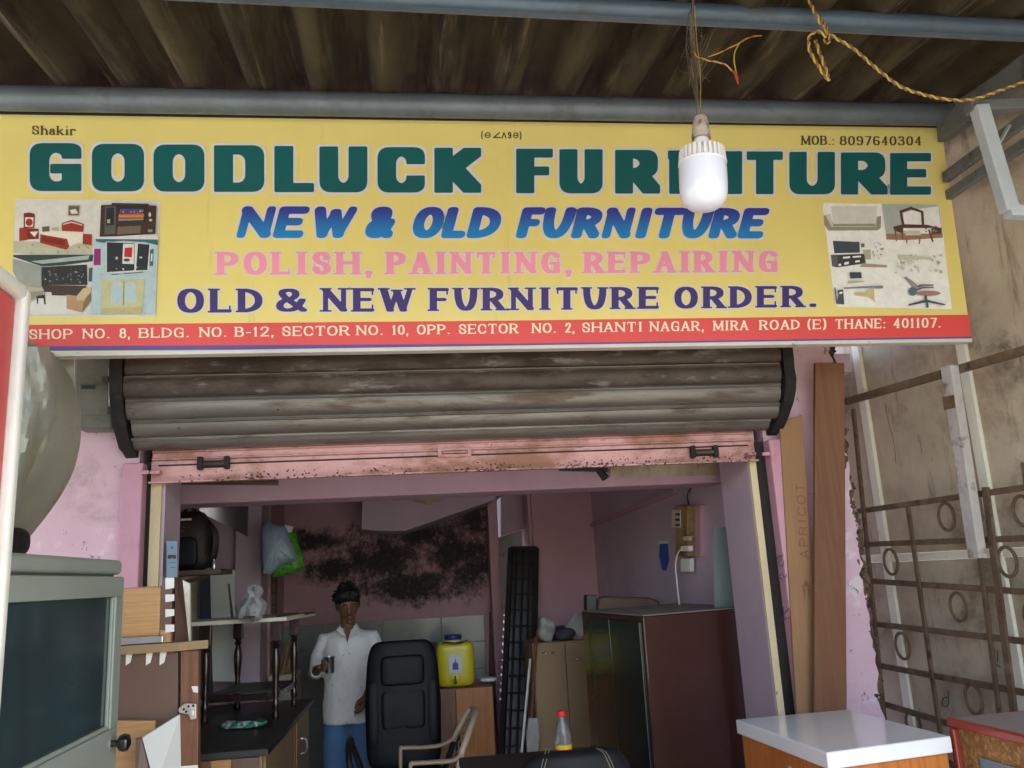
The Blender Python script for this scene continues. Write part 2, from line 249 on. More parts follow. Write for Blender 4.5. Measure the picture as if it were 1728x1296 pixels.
# ------------------------------------------------------------------ mesh helpers
class MB:
    def __init__(s, T=None): s.v = []; s.f = []; s.T = T
    def add(s, vs, fs):
        n = len(s.v)
        s.v += [tuple(s.T @ Vector(v)) if s.T else tuple(v) for v in vs]
        s.f += [tuple(i + n for i in f) for f in fs]
        return s
    def box(s, x0, x1, y0, y1, z0, z1):
        return s.hexa([(x0, y0, z0), (x1, y0, z0), (x1, y1, z0), (x0, y1, z0)], [(x0, y0, z1), (x1, y0, z1), (x1, y1, z1), (x0, y1, z1)])
    def hexa(s, a, b):
        return s.add(list(a) + list(b), [(3, 2, 1, 0), (4, 5, 6, 7), (0, 1, 5, 4), (1, 2, 6, 5), (2, 3, 7, 6), (3, 0, 4, 7)])
    def prism(s, pts, ext):
        n = len(pts); e = Vector(ext); p = [Vector(q) for q in pts]
        return s.add(p + [q + e for q in p], [tuple(range(n))[::-1], tuple(range(n, 2 * n))] + [(i, (i + 1) % n, n + (i + 1) % n, n + i) for i in range(n)])
    def bar(s, a, b, wd, ht, up=(0, 0, 1)):
        a = Vector(a); b = Vector(b); d = (b - a).normalized(); u = Vector(up); r = d.cross(u)
        if r.length < 1e-4: r = d.cross(Vector((0, 1, 0)))
        r.normalize(); u = r.cross(d).normalized(); r = r * wd / 2; u = u * ht / 2
        return s.hexa([a - r - u, a + r - u, a + r + u, a - r + u], [b - r - u, b + r - u, b + r + u, b - r + u])
    def tube(s, path, r, n=10, closed=False, cap=True):
        P = [Vector(p) for p in path]; m = len(P); rs = r if isinstance(r, (list, tuple)) else [r] * m
        ref = None; vs = []
        for i, p in enumerate(P):
            a = P[i - 1] if (i or closed) else p; b = P[(i + 1) % m] if (i < m - 1 or closed) else p
            t = (b - a).normalized()
            if ref is None:
                ref = Vector((0, 0, 1)) if abs(t.z) < .9 else Vector((1, 0, 0))
            u = (ref - t * ref.dot(t)).normalized(); ref = u; v = t.cross(u)
            rr = rs[i]; ra, rb = rr if isinstance(rr, tuple) else (rr, rr)
            for k in range(n):
                an = 2 * math.pi * k / n; vs.append(p + u * math.cos(an) * ra + v * math.sin(an) * rb)
        fs = []
        for i in range(m if closed else m - 1):
            j = (i + 1) % m
            for k in range(n): fs.append((i * n + k, i * n + (k + 1) % n, j * n + (k + 1) % n, j * n + k))
        if cap and not closed: fs += [tuple(range(n))[::-1], tuple(range((m - 1) * n, m * n))]
        return s.add(vs, fs)
    def lathe(s, prof, c, n=20, ax=(0, 0, 1)):
        c = Vector(c); q = Vector((0, 0, 1)).rotation_difference(Vector(ax)); vs = []; m = len(prof)
        for r, z in prof:
            for k in range(n):
                a = 2 * math.pi * k / n; vs.append(c + q @ Vector((r * math.cos(a), r * math.sin(a), z)))
        fs = [(i * n + k, i * n + (k + 1) % n, (i + 1) * n + (k + 1) % n, (i + 1) * n + k) for i in range(m - 1) for k in range(n)]
        fs += [tuple(range(n))[::-1], tuple(range((m - 1) * n, m * n))]
        return s.add(vs, fs)
    def sup(s, c, sx, sy, sz, e1=.5, e2=.5, nu=24, nv=14, rot=None, fn=None):
        c = Vector(c); vs = []
        pw = lambda x, e: math.copysign(abs(x) ** e, x)
        for j in range(nv + 1):
            ph = -math.pi / 2 + math.pi * j / nv
            for i in range(nu):
                th = 2 * math.pi * i / nu
                p = Vector((sx * pw(math.cos(ph), e1) * pw(math.cos(th), e2), sy * pw(math.cos(ph), e1) * pw(math.sin(th), e2), sz * pw(math.sin(ph), e1)))
                if fn: p = fn(p)
                if rot: p = rot @ p
                vs.append(c + p)
        fs = [(j * nu + i, j * nu + (i + 1) % nu, (j + 1) * nu + (i + 1) % nu, (j + 1) * nu + i) for j in range(nv) for i in range(nu)]
        return s.add(vs, fs)
    def build(s, name, m, parent=None, bevel=0, smooth=False, seg=2, sub=0):
        me = bpy.data.meshes.new(name); me.from_pydata(s.v, [], s.f); me.validate()
        bm = bmesh.new(); bm.from_mesh(me)
        if smooth: bmesh.ops.remove_doubles(bm, verts=bm.verts, dist=1e-5)
        bmesh.ops.recalc_face_normals(bm, faces=bm.faces); bm.to_mesh(me); bm.free()
        me.materials.append(M[m] if isinstance(m, str) else m)
        o = bpy.data.objects.new(name, me); COL.objects.link(o)
        if parent is not None: adopt(o, parent)
        if smooth:
            me.polygons.foreach_set('use_smooth', [True] * len(me.polygons))
            try: me.set_sharp_from_angle(angle=R(45))
            except Exception: pass
        if bevel:
            b = o.modifiers.new('bevel', 'BEVEL'); b.width = bevel; b.segments = seg; b.limit_method = 'ANGLE'; b.angle_limit = R(40)
        if sub:
            b = o.modifiers.new('sub', 'SUBSURF'); b.levels = sub; b.render_levels = sub
        return o
INV = {}
def adopt(o, parent):
    o.parent = parent
    r = parent
    mtx = Matrix.Identity(4)
    while r is not None:
        mtx = (Matrix.Translation(r.location) @ r.rotation_euler.to_matrix().to_4x4() if r.type == 'EMPTY' else Matrix.Identity(4)) @ mtx
        r = r.parent
    o.matrix_parent_inverse = mtx.inverted()
def tag(o, label, cat, group=None):
    o['label'] = label; o['category'] = cat
    if group: o['group'] = group
    return o
def thing(name, label, cat, loc=(0, 0, 0), group=None):
    o = bpy.data.objects.new(name, None); COL.objects.link(o); o.location = loc; o.empty_display_size = .1
    return tag(o, label, cat, group)
def struct(o): o['kind'] = 'structure'; return o
def stuff(o): o['kind'] = 'stuff'; return o
def box(name, m, parent, x0, x1, y0, y1, z0, z1, bevel=.004):
    return MB().box(x0, x1, y0, y1, z0, z1).build(name, m, parent, bevel)
def smoothpath(P, n=8):
    P = [Vector(p) for p in P]; out = []
    for i in range(len(P) - 1):
        a = P[max(i - 1, 0)]; b = P[i]; c = P[i + 1]; d = P[min(i + 2, len(P) - 1)]
        for k in range(n):
            t = k / n
            out.append(.5 * ((2 * b) + (c - a) * t + (2 * a - 5 * b + 4 * c - d) * t * t + (3 * b - a - 3 * c + d) * t ** 3))
    return out + [P[-1]]

# ------------------------------------------------------------------ lettering: glyphs drawn as nib strokes, filled into flat meshes
GL = {
 'A': [(0, 0, .5, 1, 'th'), (.5, 1, 1, 0), (.18, .34, .82, .34, 'th')],
 'B': [(0, 0, 0, 1), ('r', .3, 0, 1, .9, 1, .9, .54, 0, .54), ('r', .3, 0, .54, 1, .54, 1, 0, 0, 0)],
 'C': [('r', .5, .98, .78, .98, 1, 0, 1, 0, 0, .98, 0, .98, .22)],
 'D': [(0, 0, 0, 1), ('r', .5, 0, 1, 1, 1, 1, 0, 0, 0)],
 'E': [(0, 0, 0, 1), (0, 1, 1, 1), (0, .52, .8, .52), (0, 0, 1, 0)],
 'F': [(0, 0, 0, 1), (0, 1, 1, 1), (0, .5, .8, .5)],
 'G': [('r', .5, .97, .84, .97, 1, 0, 1, 0, 0, .97, 0, .97, .1), (.97, .46, .97, .0), (.62, .46, .97, .46)],
 'H': [(0, 0, 0, 1), (1, 0, 1, 1), (0, .52, 1, .52)],
 'I': [(.5, 0, .5, 1)],
 'K': [(0, 0, 0, 1), (.15, .48, 1, 1), (.3, .58, 1, 0)],
 'L': [(0, 0, 0, 1), (0, 0, 1, 0)],
 'M': [(0, 0, 0, 1, 'th'), (0, 1, .5, .1), (.5, .1, 1, 1, 'th'), (1, 0, 1, 1)],
 'N': [(0, 0, 0, 1, 'th'), (0, 1, 1, 0), (1, 0, 1, 1, 'th')],
 'O': [('o', .5)],
 'P': [(0, 0, 0, 1), ('r', .4, 0, 1, 1, 1, 1, .46, 0, .46)],
 'R': [(0, 0, 0, 1), ('r', .4, 0, 1, .92, 1, .92, .48, 0, .48), (.48, .48, 1, 0)],
 'S': [('r', .3, .96, .74, .96, 1, 0, 1, 0, .58, 1, .42, 1, 0, 0, 0, 0, .26)],
 'T': [(0, 1, 1, 1), (.5, 0, .5, 1)],
 'U': [('r', .45, 0, 1, 0, 0, 1, 0, 1, 1)],
 'W': [(0, 1, .25, 0), (.25, 0, .5, .9, 'th'), (.5, .9, .75, 0), (.75, 0, 1, 1, 'th')],
 '&': [('r', .3, 1, 0, .1, .72, .1, 1, .68, 1, .68, .62, 0, .42, 0, 0, .68, 0, .95, .5)],
 '0': [('o', .5)], '1': [(.5, 0, .5, 1), (.5, 1, .15, .8, 'th')],
 '2': [('r', .35, .04, .72, .04, 1, .95, 1, .95, .6, 0, 0), (0, 0, 1, 0)],
 '3': [('r', .35, .04, .8, .04, 1, .9, 1, .9, .54, .35, .54), ('r', .35, .35, .54, 1, .54, 1, 0, 0, 0, 0, .22)],
 '4': [(.72, 0, .72, 1), (.72, 1, 0, .3, 'th'), (0, .3, 1, .3, 'th')],
 '6': [('r', .4, .9, .86, .9, 1, 0, 1, 0, 0, 1, 0, 1, .56, 0, .56)],
 '7': [(0, 1, 1, 1), (1, 1, .35, 0)],
 '8': [('r', .3, .5, .54, .06, .54, .06, 1, .94, 1, .94, .54, .5, .54), ('r', .3, .5, .54, 0, .54, 0, 0, 1, 0, 1, .54, .5, .54)],
 '9': [('r', .4, .1, .14, .1, 0, 1, 0, 1, 1, 0, 1, 0, .44, 1, .44)],
 '.': [(.5, 0, .5, .03)], ',': [(.5, .0, .5, .03), (.5, 0, .15, -.2, 'th')], ':': [(.5, 0, .5, .03), (.5, .55, .5, .58)], '-': [(0, .4, 1, .4)],
 '(': [('r', .5, 1, 1.1, 0, .9, 0, .1, 1, -.1)], ')': [('r', .5, 0, 1.1, 1, .9, 1, .1, 0, -.1)],
 'h': [(0, 0, 0, 1), ('r', .3, 0, .45, 0, .66, 1, .66, 1, 0)], 'a': [('r', .25, .1, .5, .1, .66, .85, .66, .85, 0, 1, 0), ('r', .25, .85, .4, 0, .4, 0, 0, .85, 0)],
 'k': [(0, 0, 0, 1), (.1, .3, .9, .66, 'th'), (.3, .36, 1, 0)], 'i': [(.5, 0, .5, .64), (.5, .95, .5, .97)], 'r': [(0, 0, 0, .66), ('r', .3, 0, .4, .1, .66, 1, .66, 1, .55)],
 '^': [(0, 0, .5, 1), (.5, 1, 1, 0)], '<': [(.9, 1, .0, .1), (0, .1, 1, .1)], '*': [('o', .5), (.2, .5, .8, .5)],
}
SERIF = {'A': [(0, 0), (1, 0)], 'B': [(0, 0), (0, 1)], 'D': [(0, 0), (0, 1)], 'E': [(0, 0), (0, 1)], 'F': [(0, 0), (0, 1)], 'H': [(0, 0), (0, 1), (1, 0), (1, 1)],
 'I': [(.5, 0), (.5, 1)], 'K': [(0, 0), (0, 1), (1, 0), (1, 1)], 'L': [(0, 0), (0, 1)], 'M': [(0, 0), (0, 1), (1, 0), (1, 1)], 'N': [(0, 0), (0, 1), (1, 1)],
 'P': [(0, 0), (0, 1)], 'R': [(0, 0), (0, 1), (1, 0)], 'T': [(.5, 0)], 'U': [(0, 1), (1, 1)], 'W': [(0, 1), (.5, .92), (1, 1)], '1': [(.5, 0)], '4': [(.72, 0)],
 'h': [(0, 0), (0, 1), (1, 0)], 'i': [(.5, 0)], 'k': [(0, 0), (1, 0), (0, 1)], 'r': [(0, 0)]}
VS = {'E': [(1, 1), (1, 0)], 'F': [(1, 1)], 'L': [(1, 0)], 'T': [(0, 1), (1, 1)], 'C': [(.98, .72)], 'G': [(.96, .72)], 'S': [(.96, .76), (0, .24)]}
def _roundpoly(P, r, closed):
    P = [np.array(p, float) for p in P]; n = len(P); out = []
    for i in range(n):
        if not closed and i in (0, n - 1): out.append(P[i]); continue
        a, b, c = P[i - 1], P[i], P[(i + 1) % n]
        la, lc = np.linalg.norm(a - b), np.linalg.norm(c - b)
        ka = min(r, la * (.5 if (closed or i - 1 > 0) else .95)); kc = min(r, lc * (.5 if (closed or i + 1 < n - 1) else .95))
        p = b + (a - b) / la * ka; q = b + (c - b) / lc * kc
        for t in np.linspace(0, 1, 9):
            m = .62   # fuller than a quadratic corner
            e = (1 - t) ** 3 * p + 3 * (1 - t) ** 2 * t * (p + (b - p) * m) + 3 * (1 - t) * t * t * (q + (b - q) * m) + t ** 3 * q
            out.append(e)
    if closed: out.append(out[0])
    return out
CACHE = {}
def glyph(ch, W, font, grow=0., res=46):
    """polygons (list of point lists) of a glyph in a box 0..W by 0..1"""
    a, b, p, th, ser = font
    key = (ch, round(W, 2), font, grow, res)
    if key in CACHE: return CACHE[key]
    pts = []                                        # nib samples: x, y, half width, half height
    def line(P, aa, bb):
        for (x0, y0), (x1, y1) in zip(P[:-1], P[1:]):
            L = math.hypot(x1 - x0, y1 - y0); k = max(2, int(L / .022) + 1)
            for t in np.linspace(0, 1, k): pts.append((x0 + (x1 - x0) * t, y0 + (y1 - y0) * t, aa, bb))
    mx = lambda u: a + u * (W - 2 * a) if W > 2 * a else W / 2
    my = lambda v: b + v * (1 - 2 * b)
    for st in GL[ch]:
        rlim = .21 if a > .2 else 9
        if st[0] == 'o':
            P = _roundpoly([(mx(0), my(0)), (mx(0), my(1)), (mx(1), my(1)), (mx(1), my(0))], rlim, True)
            line(P, a, b)
        elif st[0] == 'r':
            c = st[2:]; P = [(mx(c[i]), my(c[i + 1])) for i in range(0, len(c), 2)]
            line(_roundpoly(P, min(rlim, st[1] * (1 if ch not in 'OCGDU' else 2)), False), a, b)
        else:
            t = st[-1] == 'th'; c = st[:4]
            line([(mx(c[0]), my(c[1])), (mx(c[2]), my(c[3]))], a * th if t else a, b)
    if ser:
        for u, v in SERIF.get(ch, ()):
            x = mx(u); y = .035 if v < .05 else my(v) + b - .035
            line([(x - a * .9 - ser * .5, y), (x + a * .9 + ser * .5, y)], .03, .035)
        for u, v in VS.get(ch, ()):
            x = mx(u) + a * .5; y = my(v); s_ = -1 if v > .5 else 1
            if u < .5: x = mx(u) - a * .5
            line([(x, y), (x, y + s_ * .2)], .035, .03)
    A = np.array(pts); pad = .3 + grow
    nx = max(8, int((W + 2 * pad) * res)); ny = int((1 + 2 * pad) * res)
    X, Y = np.meshgrid(np.linspace(-pad, W + pad, nx), np.linspace(-pad, 1 + pad, ny))
    F = np.full(X.shape, 9.)
    for x, y, aa, bb in A:
        aa += grow; bb += grow
        q = (np.abs((X - x) / aa) ** p + np.abs((Y - y) / bb) ** p) ** (1 / p) - 1
        F = np.minimum(F, q * min(aa, bb))
    polys = []
    ins = F < 0
    xs = X[0]; ys = Y[:, 0]
    for j in range(ny - 1):
        i = 0
        while i < nx - 1:
            c4 = (ins[j, i], ins[j, i + 1], ins[j + 1, i + 1], ins[j + 1, i])
            if all(c4):
                k = i
                while k < nx - 1 and ins[j, k] and ins[j, k + 1] and ins[j + 1, k] and ins[j + 1, k + 1]: k += 1
                polys.append([(xs[i], ys[j]), (xs[k], ys[j]), (xs[k], ys[j + 1]), (xs[i], ys[j + 1])]); i = k; continue
            if any(c4):
                cs = [(i, j), (i + 1, j), (i + 1, j + 1), (i, j + 1)]; P = []
                for q in range(4):
                    (i0, j0), (i1, j1) = cs[q], cs[(q + 1) % 4]; f0, f1 = F[j0, i0], F[j1, i1]
                    if f0 < 0: P.append((xs[i0], ys[j0]))
                    if (f0 < 0) != (f1 < 0):
                        t = f0 / (f0 - f1); P.append((xs[i0] + (xs[i1] - xs[i0]) * t, ys[j0] + (ys[j1] - ys[j0]) * t))
                if len(P) > 2: polys.append(P)
            i += 1
    CACHE[key] = polys
    return polys
def letters(items, font, mapf, grow=0., res=46, shear=0.):
    """items: (char, x0, x1, ytop, ybottom) in the drawing's own units; mapf -> point on the plane"""
    mb = MB()
    for ch, x0, x1, yt, yb in items:
        H = yb - yt; W = (x1 - x0) / H
        for P in glyph(ch, W, font, grow, res):
            mb.add([mapf(x0 + (u + shear * (v - .5)) * H, yb - v * H) for u, v in P], [tuple(range(len(P)))])
    return mb
WID = {'I': .52, 'M': 1.3, 'W': 1.45, '.': .34, ',': .34, ':': .34, '1': .62, 'i': .4, 'r': .7, '&': 1.1, 'O': 1.08, '-': .6, '(': .4, ')': .4, 'E': .92, 'F': .88, 'L': .88, 'S': .86, 'H': 1.1, 'N': 1.1, 'U': 1.06, 'A': 1.06, 'h': .8, 'a': .75, 'k': .85}
def word(txt, x0, x1, yt0, yb0, yt1=None, yb1=None, gap=.14):
    yt1 = yt0 if yt1 is None else yt1; yb1 = yb0 if yb1 is None else yb1
    ws = [WID.get(c, 1.) for c in txt]; tot = sum(ws) + gap * (len(txt) - 1); k = (x1 - x0) / tot; x = x0; out = []
    for c, q in zip(txt, ws):
        t = (x + q * k / 2 - x0) / (x1 - x0)
        out.append((c, x, x + q * k, yt0 + (yt1 - yt0) * t, yb0 + (yb1 - yb0) * t)); x += (q + gap) * k
    return out
# ================================================================== SETTING
g = MB().add([(-60, -80, 0), (60, -80, 0), (60, 60, 0), (-60, 60, 0)], [(0, 1, 2, 3)]).build('ground', 'concrete'); struct(g)
g = MB().box(-3.2, 2.2, 3.8, 7.6, -.1, .004).build('shop_floor', 'floor'); struct(g)
YF = 3.8
XL, XR = XY(278, YF, 850), XY(1270, YF, 850)
def facade():
    t = thing('shop_front_wall', 'mottled pink painted wall around the rolling shutter opening', 'wall', (0, YF, 0))
    MB().box(-5, XL - .11, YF, YF + .30, 0, 4.2).build('wall_panel', 'pink_wall2', t)
    MB().box(XL - .11, XR + .09, YF + .02, YF + .30, 2.36, 4.2).build('wall_panel', 'pink_wall2', t)
    # right pier with a crumbling right edge
    pts = [(XR + .09, 0), (2.16, 0)]
    z = 0
    while z < 3.9:
        z += random.uniform(.02, .06); pts.append((2.135 + random.uniform(-.009, .009) + (random.uniform(-.02, 0) if random.random() < .15 else 0), z))
    pts += [(XR + .09, z)]
    MB().prism([(x, YF, q) for x, q in pts], (0, .30, 0)).build('wall_panel', 'pink_wall2', t)
    mb = MB(); rr = random.Random(9)
    for k in range(150):
        z = rr.uniform(.5, 2.75); a1 = rr.uniform(0, 6)
        mb.sup((2.135 + rr.gauss(0, .010), YF - .004 + rr.uniform(0, .05), z), rr.uniform(.004, .016), .012, rr.uniform(.01, .045), 1, 1, 8, 6, Matrix.Rotation(rr.uniform(-.4, .4), 3, 'Y'), lambda p: p * (1 + .4 * math.sin(p.z * 260 + a1)))
    mb.build('crumbled_edge', 'grille', t)
    # reveals: painted linings of the opening
    MB().box(XL - .045, XL, YF + .004, YF + .27, 0, 2.36).build('reveal', 'lilac', t)
    MB().box(XR, XR + .045, YF + .004, YF + .36, 0, 2.36).build('reveal', 'lilac', t)
    MB().box(XL - .055, XL - .012, YF - .012, YF + .003, 0, 2.2).build('frame_strip', 'chip_yellow', t)
    MB().box(XR + .002, XR + .034, YF - .012, YF + .003, 0, 2.2).build('frame_strip', 'chip_yellow', t)
    MB().box(XL - .075, XL - .055, YF - .004, YF + .003, 0, 2.2).build('guide_slot', 'dark_iron', t)
    MB().box(XR + .034, XR + .085, YF - .004, YF + .003, 0, 2.2).build('guide_slot', 'dark_iron', t)
    MB().box(XL - .160, XL - .075, YF - .07, YF + .003, 0, 2.19).build('guide_channel', 'pinkpost', t, .006)
    MB().box(XR + .085, XR + .15, YF - .07, YF + .003, 0, 2.2).build('guide_channel', 'pinkpost', t, .006)
    MB().tube([(XR + .165, YF - .02, 0), (XR + .168, YF - .02, 2.25)], .018, 10).build('conduit', 'pinkpost', t, smooth=True)
facade()
# ------------- interior shell
YB = 6.9
def interior():
    t = thing('back_wall', 'mould blackened pink back wall over grey tiles inside the shop', 'wall', (0, YB, 0))
    MB().box(-3.2, XY(832, YB), YB, YB + .2, 0, 2.6).build('wall_panel', 'mould', t)
    zt = ZY(650, 1047, YB); x0 = XY(445, YB); x1 = XY(815, YB)
    MB().box(x0 - .5, x1, YB - .012, YB - .001, 0, zt).build('mortar_bed', 'grout', t)
    z = zt
    tm = {}
    k = 0
    while z > .35:
        x = x0 - .45
        while x < x1 - .02:
            wd = min(.448, x1 - x)
            o = MB().box(0, wd - .003, 0, .010, -.196, 0).build('tile', 'tile', t, .0015, seg=1)
            o.location = Vector((x, YB - .022 - random.uniform(0, .0012), z)); x += .45
        z -= .2
    MB().bar((x1 + .02, YB - .04, .5), (x1 + .06, YB - .04, zt + .02), .03, .04).build('edge_strip', 'oldwood', t)
    # left recess wall and lilac pillar
    t = thing('partition_wall', 'lilac partition wall with a pillar at the left inside the shop', 'wall', (-1.2, 5.9, 0))
    xp = XY(440, 5.9); xq = XY(396, 5.9)
    MB().box(-3.2, xq - .002, 6.0, 6.15, 0, 2.6).build('wall_panel', 'lilac', t)
    MB().box(xq, xp, 5.9, 6.2, 0, 2.6).build('pillar', 'lilac', t, .004)
    MB().box(xp - .03, xp + .02, 6.201, YB, 0, 2.6).build('wall_panel', 'mould', t)
    MB().box(xp + .022, xp + .05, 6.22, 6.3, 0, 1.9).build('door_post', 'oldwood', t)
    # outer left interior wall
    s = MB().box(-2.2, -2.05, YF + .3, 7.1, 0, 2.6).build('side_partition', 'lilac'); struct(s)
    # pink column and right wall
    a = PY(998, 950, 6.6); b = PY(1207, 950, 4.6); d = (b - a); d.z = 0; d.normalize()
    n = Vector((d.y, -d.x, 0)); n = n if n.x > 0 else -n
    t = thing('right_room_wall', 'lilac right hand wall carrying the switchboard inside the shop', 'wall', (a.x, a.y, 0))
    p0 = a - d * .4; p1 = b + d * .42
    MB().hexa([(p0.x, p0.y, 0), (p1.x, p1.y, 0), (p1.x + n.x * .1, p1.y + n.y * .1, 0), (p0.x + n.x * .1, p0.y + n.y * .1, 0)],
              [(p0.x, p0.y, 2.6), (p1.x, p1.y, 2.6), (p1.x + n.x * .1, p1.y + n.y * .1, 2.6), (p0.x + n.x * .1, p0.y + n.y * .1, 2.6)]).build('wall_panel', 'lilac', t)
    nn = -n
    q0 = PP(1000, 886, a, n) + nn * .012; q1 = PP(1143, 829, a, n) + nn * .012
    MB().bar(q0, q1, .02, .03).build('moulding', 'pinkin', t)
    global RW; RW = (a, n, d)
    c0, c1 = XY(905, 6.5), XY(992, 6.5)
    t = thing('pink_column', 'plain pink column right of the leaning black grille', 'column', (c0, 6.5, 0))
    MB().box(c0, c1 + .1, 6.5, 7.1, 0, 2.6).build('shaft', 'pinkin', t, .004)
    MB().box(c0 - .025, c0 - .002, 6.52, 6.6, 1.2, 2.6).build('pipe_chase', 'pinkin', t)
    c0, c1 = XY(829, 6.75), XY(845, 6.75)
    t = tag(MB().box(c0, c1, 6.72, 6.88, 0, 2.6).build('pink_door_post', 'pinkin', None, .004), 'narrow pink post at the right end of the tiled back wall', 'post')
    # passage beyond, its lack of light put into a dark wall colour
    s = MB().box(c1 - .1, c1 + .7, 7.4, 7.5, 0, 2.6).build('passage_wall', 'meterbox'); struct(s)
    pts = [(846, 838), (903, 825), (903, 893), (890, 890), (846, 905)]
    MBs = MB().prism([PY(x, y, 6.95) for x, y in pts], (0, .4, 0)).build('loft_box', 'lilac', None)
    tag(MBs, 'small lilac loft box hanging above the black grille', 'loft')
    # soffit under the stair
    pts = [(612, 800), (610, 893), (636, 896), (684, 896), (835, 843), (835, 800)]
    o = MB().prism([PY(x, y, 6.35) for x, y in pts], (0, .54, 0)).build('stair_soffit', 'lilac', None, .004)
    tag(o, 'sloping lilac underside of a stair above the mouldy wall', 'soffit')
    # entrance beam
    z = ZY(700, 835, 4.35)
    o = MB().box(-2.05, 1.9, 4.35, 4.6, z, 2.6).build('entrance_beam', 'beam', None, .006)
    tag(o, 'mauve painted beam across the shop just behind the shutter', 'beam')
    s = MB().box(-3.2, 2.4, 4.1, 7.6, 2.6, 2.7).build('shop_ceiling', 'lilac'); struct(s)
    MB2 = MB().hexa([PY(302, 818, 4.25), PY(470, 819, 4.25), PY(470, 819, 4.28), PY(302, 818, 4.28)], [PY(302, 790, 4.25), PY(470, 785, 4.25), PY(470, 785, 4.28), PY(302, 790, 4.28)]).build('lintel_plank', 'oldwood', None)
    tag(MB2, 'dark brown plank under the left half of the shutter', 'plank')
    t = thing('door_closer', 'black metal arm sticking down below the right half of the shutter', 'bracket', tuple(PY(1000, 795, 4.2)))
    MB().bar(PY(944, 791, 4.2), PY(1025, 793, 4.2), .03, .02).build('arm', 'plastic_black', t)
    MB().bar(PY(1010, 791, 4.2), PY(1022, 808, 4.18), .03, .035).build('grip', 'plastic_black', t, .004)
    o = MB().hexa([PY(1030, 806, 4.3), PY(1208, 802, 4.3), PY(1208, 802, 4.34), PY(1030, 806, 4.34)], [PY(1030, 775, 4.3), PY(1208, 775, 4.3), PY(1208, 775, 4.34), PY(1030, 775, 4.34)]).build('fan_light_strip', 'wallsheet')
    tag(o, 'grimy grey green strip under the right end of the shutter', 'strip')
    o = MB().hexa([PY(1206, 1035, 4.35), PY(1250, 1035, 4.35), PY(1250, 1035, 4.37), PY(1206, 1035, 4.37)], [PY(1204, 890, 4.35), PY(1250, 888, 4.35), PY(1250, 888, 4.37), PY(1204, 890, 4.37)]).build('painted_board', 'bluegreen_sheet')
    tag(o, 'plain grey green board standing behind the right door jamb', 'board')
interior()

# ------------- side wall on the right
sd_ = ray(430, 985); sd_.z = 0; sd_.normalize(); SP = Vector((2.63, 3.2, 0)); sn = Vector((-sd_.y, sd_.x, 0))   # normal towards the camera side
if sn.x > 0: sn = -sn
def SW(x, y, off=0.): return PP(x, y, SP + sn * off, sn)
def side_wall():
    t = thing('side_wall', 'grimy white sheet wall with pale upright ribs behind the rusty grille', 'wall', tuple(SP))
    a = SP - sd_ * 3.2; b = SP + sd_ * 1.6
    def pan(s0, s1, z0, z1, m, name, off, th=.03):
        p = SP + sd_ * s0 + sn * off; q = SP + sd_ * s1 + sn * off; k = -sn * th
        MB().hexa([(p.x, p.y, z0), (q.x, q.y, z0), ((q + k).x, (q + k).y, z0), ((p + k).x, (p + k).y, z0)], [(p.x, p.y, z1), (q.x, q.y, z1), ((q + k).x, (q + k).y, z1), ((p + k).x, (p + k).y, z1)]).build(name, m, t, .002)
    s_of = lambda x, y: (SW(x, y) - SP).dot(sd_)
    r1 = s_of(1466, 720); r2 = s_of(1645, 700); w_ = r1 - r2
    ribs = [r1 + w_ * 1.0, r1, r2, r2 - w_, r2 - 2 * w_, r2 - 3 * w_, r2 - 4 * w_, r2 - 5 * w_]
    for k, s in enumerate(ribs):
        pan(s - .026, s + .026, 0, 3.9, 'wallrib', 'rib', .018, .03)
        s2 = ribs[k + 1] if k + 1 < len(ribs) else s - w_
        zj = ZY(1, 1, 1) if False else SW(1580, 938).z
        pan(s2 + .027, s - .027, zj + .02, 3.9, 'wallsheet', 'sheet_panel', random.uniform(-.004, .002))
        pan(s2 + .027, s - .027, 0, zj - .02, 'wallsheet', 'sheet_panel', random.uniform(-.004, .002))
        pan(s2 + .027, s - .027, zj - .018, zj + .018, 'wallrib', 'joint_strip', .008, .02)
side_wall()
